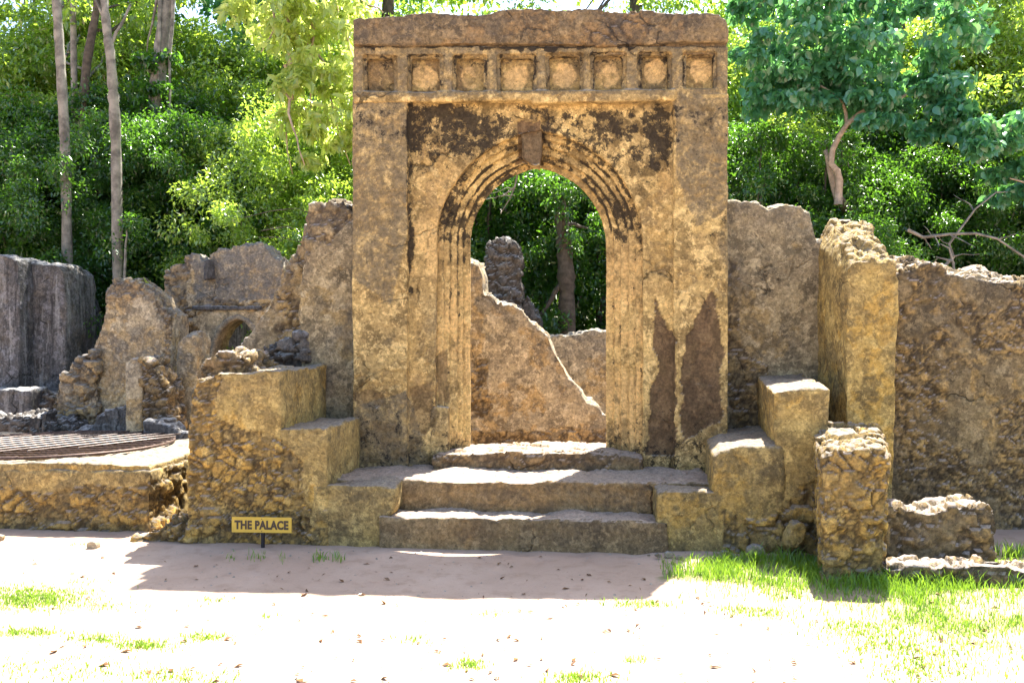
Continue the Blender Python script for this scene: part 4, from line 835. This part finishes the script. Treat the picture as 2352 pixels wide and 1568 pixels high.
twigs('dead_branch', 'arching bare twigs in the sunlit shrub beside the wall stump', [[(560, 500), (620, 485), (680, 478), (740, 500), (800, 560)], [(600, 530), (660, 520), (720, 540), (760, 600)], [(590, 545), (650, 545), (700, 560)]], 12.0, .008, 'bark_dark', seed=5)
# fern on the ragged wall
rng = np.random.default_rng(9); n = 9
cpt = np.array(P(338, 668, 10.2)); C_ = cpt + rng.normal(size=(n, 3)) * .03 + np.array([0, 0, .05]); ax_ = rng.normal(size=(n, 3)) * .5 + np.array([0, 0, 1.0])
tag(link('wall_plant', leaf_mesh('wall_plant', C_, ax_, rng.normal(size=(n, 3)) + np.array([0, -1, .3]), np.full(n, .12), np.full(n, .04), rng.random(n)), M['leaf_yellow']), 'tiny bright plant growing on top of the orange ragged wall', 'plant')

# far wood: one mass nobody could count
rng = np.random.default_rng(77)
def wood(n, y0, y1, x0, x1, size):
    Y = rng.uniform(y0, y1, n); X = rng.uniform(x0, x1, n); pz = np.stack([X, Y, np.zeros(n)], 1)
    H = 10.6 + 5.0 * fbm(pz, .22, 3, 9); Z = H * rng.random(n) ** .75
    C = np.stack([X, Y, Z], 1)
    dens = fbm(C, .55, 3, 31); k = rng.random(n) < sstep(-.35, .15, dens) * .95 + .05
    C = C[k]; m = len(C); ax = rng.normal(size=(m, 3)); ax[:, 2] -= .4; nr = rng.normal(size=(m, 3)) * .6 + np.array([0, 0, 1.0]); L = size * rng.uniform(.6, 1.4, m)
    return C, ax, nr, L, L * .5, rng.random(m)
tag(link('far_woods', leaf_mesh('far_woods', *wood(260000, 22.5, 33, -24, 20, .22)), M['leaf_far']), 'deep wall of woodland foliage closing the view behind all the trees', 'woods', kind='stuff')

# ------------------------------------------------------------------ grass, fallen leaves
rng = np.random.default_rng(5)
def blades(X, Y, hgt, wd):
    n = len(X); Z = zg(X, Y) - .004; a = rng.uniform(0, 2 * math.pi, n); lean = rng.uniform(.1, .8, n); b = rng.uniform(0, 2 * math.pi, n)
    base = np.stack([X, Y, Z], 1); s_ = np.stack([np.cos(a), np.sin(a), np.zeros(n)], 1) * (wd / 2)[:, None]
    ln = np.stack([np.cos(b), np.sin(b), np.zeros(n)], 1) * (lean * hgt)[:, None]; up_ = np.array([0, 0, 1.0])
    mid = base + ln * .35 + up_ * (hgt * .6)[:, None]; tip = base + ln + up_ * (hgt * .92)[:, None]
    V = np.stack([base - s_, base + s_, mid + s_ * .7, mid - s_ * .7, tip], 1).reshape(-1, 3); i = np.arange(n) * 5
    return V, np.stack([i, i + 1, i + 2, i, i + 2, i + 3, i + 3, i + 2, i + 4], 1).ravel(), n
X = rng.uniform(.6, 6, 130000); Y = rng.uniform(2.6, 6.4, 130000)
pz = np.stack([X, Y, np.zeros(len(X))], 1)
jj = .35 * rng.normal(size=(2, len(X))) * .5
k = inpoly(X + .3 * fbm(pz, 2.5, 3, 21) + jj[0], Y + .2 * fbm(pz, 2.5, 3, 22) + jj[1], LAWN) & (rng.random(len(X)) < (.25 + .75 * sstep(-.2, .15, fbm(pz, 3, 3, 5))) * (.16 + .84 * sstep(4.3, 5.1, Y + .25 * fbm(pz, 1.5, 2, 6))))
near = np.exp(-((Y - 5.9) / .45) ** 2)
gxs, gys, ghs = [X[k]], [Y[k]], [(rng.uniform(.016, .046, len(X)) * (1 + 1.5 * near))[k]]
for (cx, cy, rx, ry, dn) in PATCH:
    n = int(rx * ry * dn * .30); u = rng.normal(size=(n, 2)) * .55
    q = [G(cx + rx * a_, cy + ry * b_) for a_, b_ in u]; gxs.append(np.array([t[0] for t in q])); gys.append(np.array([t[1] for t in q])); ghs.append(rng.uniform(.012, .034, n))
for x0, x1, y0, n, hh in ((560, 790, 1285, 70, .07), (2030, 2180, 1270, 260, .16), (2250, 2420, 1275, 300, .12), (1660, 1880, 1292, 300, .12), (2030, 2400, 1335, 500, .12), (500, 900, 1280, 60, .05), (1880, 2040, 1345, 200, .10)):
    ctr = rng.uniform(x0, x1, max(3, n // 14)); c_ = ctr[rng.integers(len(ctr), size=n)]
    q = [G(a_ + rng.normal() * 7, y0 + rng.normal() * 5) for a_ in c_]; gxs.append(np.array([t[0] for t in q])); gys.append(np.array([t[1] for t in q])); ghs.append(hh * rng.uniform(.4, 1.2, n))
gxs, gys, ghs = map(np.concatenate, (gxs, gys, ghs))
V, L, n = blades(gxs, gys, ghs, rng.uniform(.004, .009, len(gxs)))
gm = mesh_np(V, L, 3, 'grass'); fattr(gm, 'tone', np.repeat(rng.random(n), 5))
tag(link('grass', gm, M['grass'], None, (2, 5, 0)), 'short bright grass on the right and in thin patches over the sand', 'grass', kind='stuff')
npb = 900
q = [G(rng.uniform(-40, 2400), 1262 + 320 * rng.random() ** 1.6) for _ in range(npb)]
pv, pf = [], []
oct_ = np.array([(1, 0, 0), (.3, .9, 0), (-.8, .5, 0), (-.7, -.7, 0), (.4, -.9, 0), (.1, .1, .7)])
for x_, y_ in q:
    r_ = .003 + .011 * rng.random() ** 3; b0 = len(pv); z_ = float(zg(np.array([x_]), np.array([y_]))[0])
    for v_ in oct_ * rng.uniform(.7, 1.3, (6, 1)): pv.append((x_ + v_[0] * r_, y_ + v_[1] * r_, z_ + v_[2] * r_))
    for a_ in range(5): pf += [b0 + a_, b0 + (a_ + 1) % 5, b0 + 5]
tag(link('gravel', mesh_np(np.array(pv), pf, 3, 'gravel'), M['far'], None, (0, 5, 0)), 'small loose pebbles strewn over the sand', 'gravel', kind='stuff')
n = 520
q = [G(rng.uniform(-40, 2400), 790 + 480 + 330 * rng.random() ** .8) for _ in range(n)]; X = np.array([t[0] for t in q]); Y = np.array([t[1] for t in q])
C_ = np.stack([X, Y, zg(X, Y) + .008], 1); ax_ = rng.normal(size=(n, 3)); ax_[:, 2] *= .15; nr_ = rng.normal(size=(n, 3)) * .25 + np.array([0, 0, 1.0]); Ls = .014 + .05 * rng.random(n) ** 2
tag(link('fallen_leaves', leaf_mesh('fallen_leaves', C_, ax_, nr_, Ls, Ls * rng.uniform(.25, .6, n), rng.random(n)), M['dry'], None, (0, 5, 0)), 'scattered dry brown leaves and twigs on the sand', 'leaves', kind='stuff')
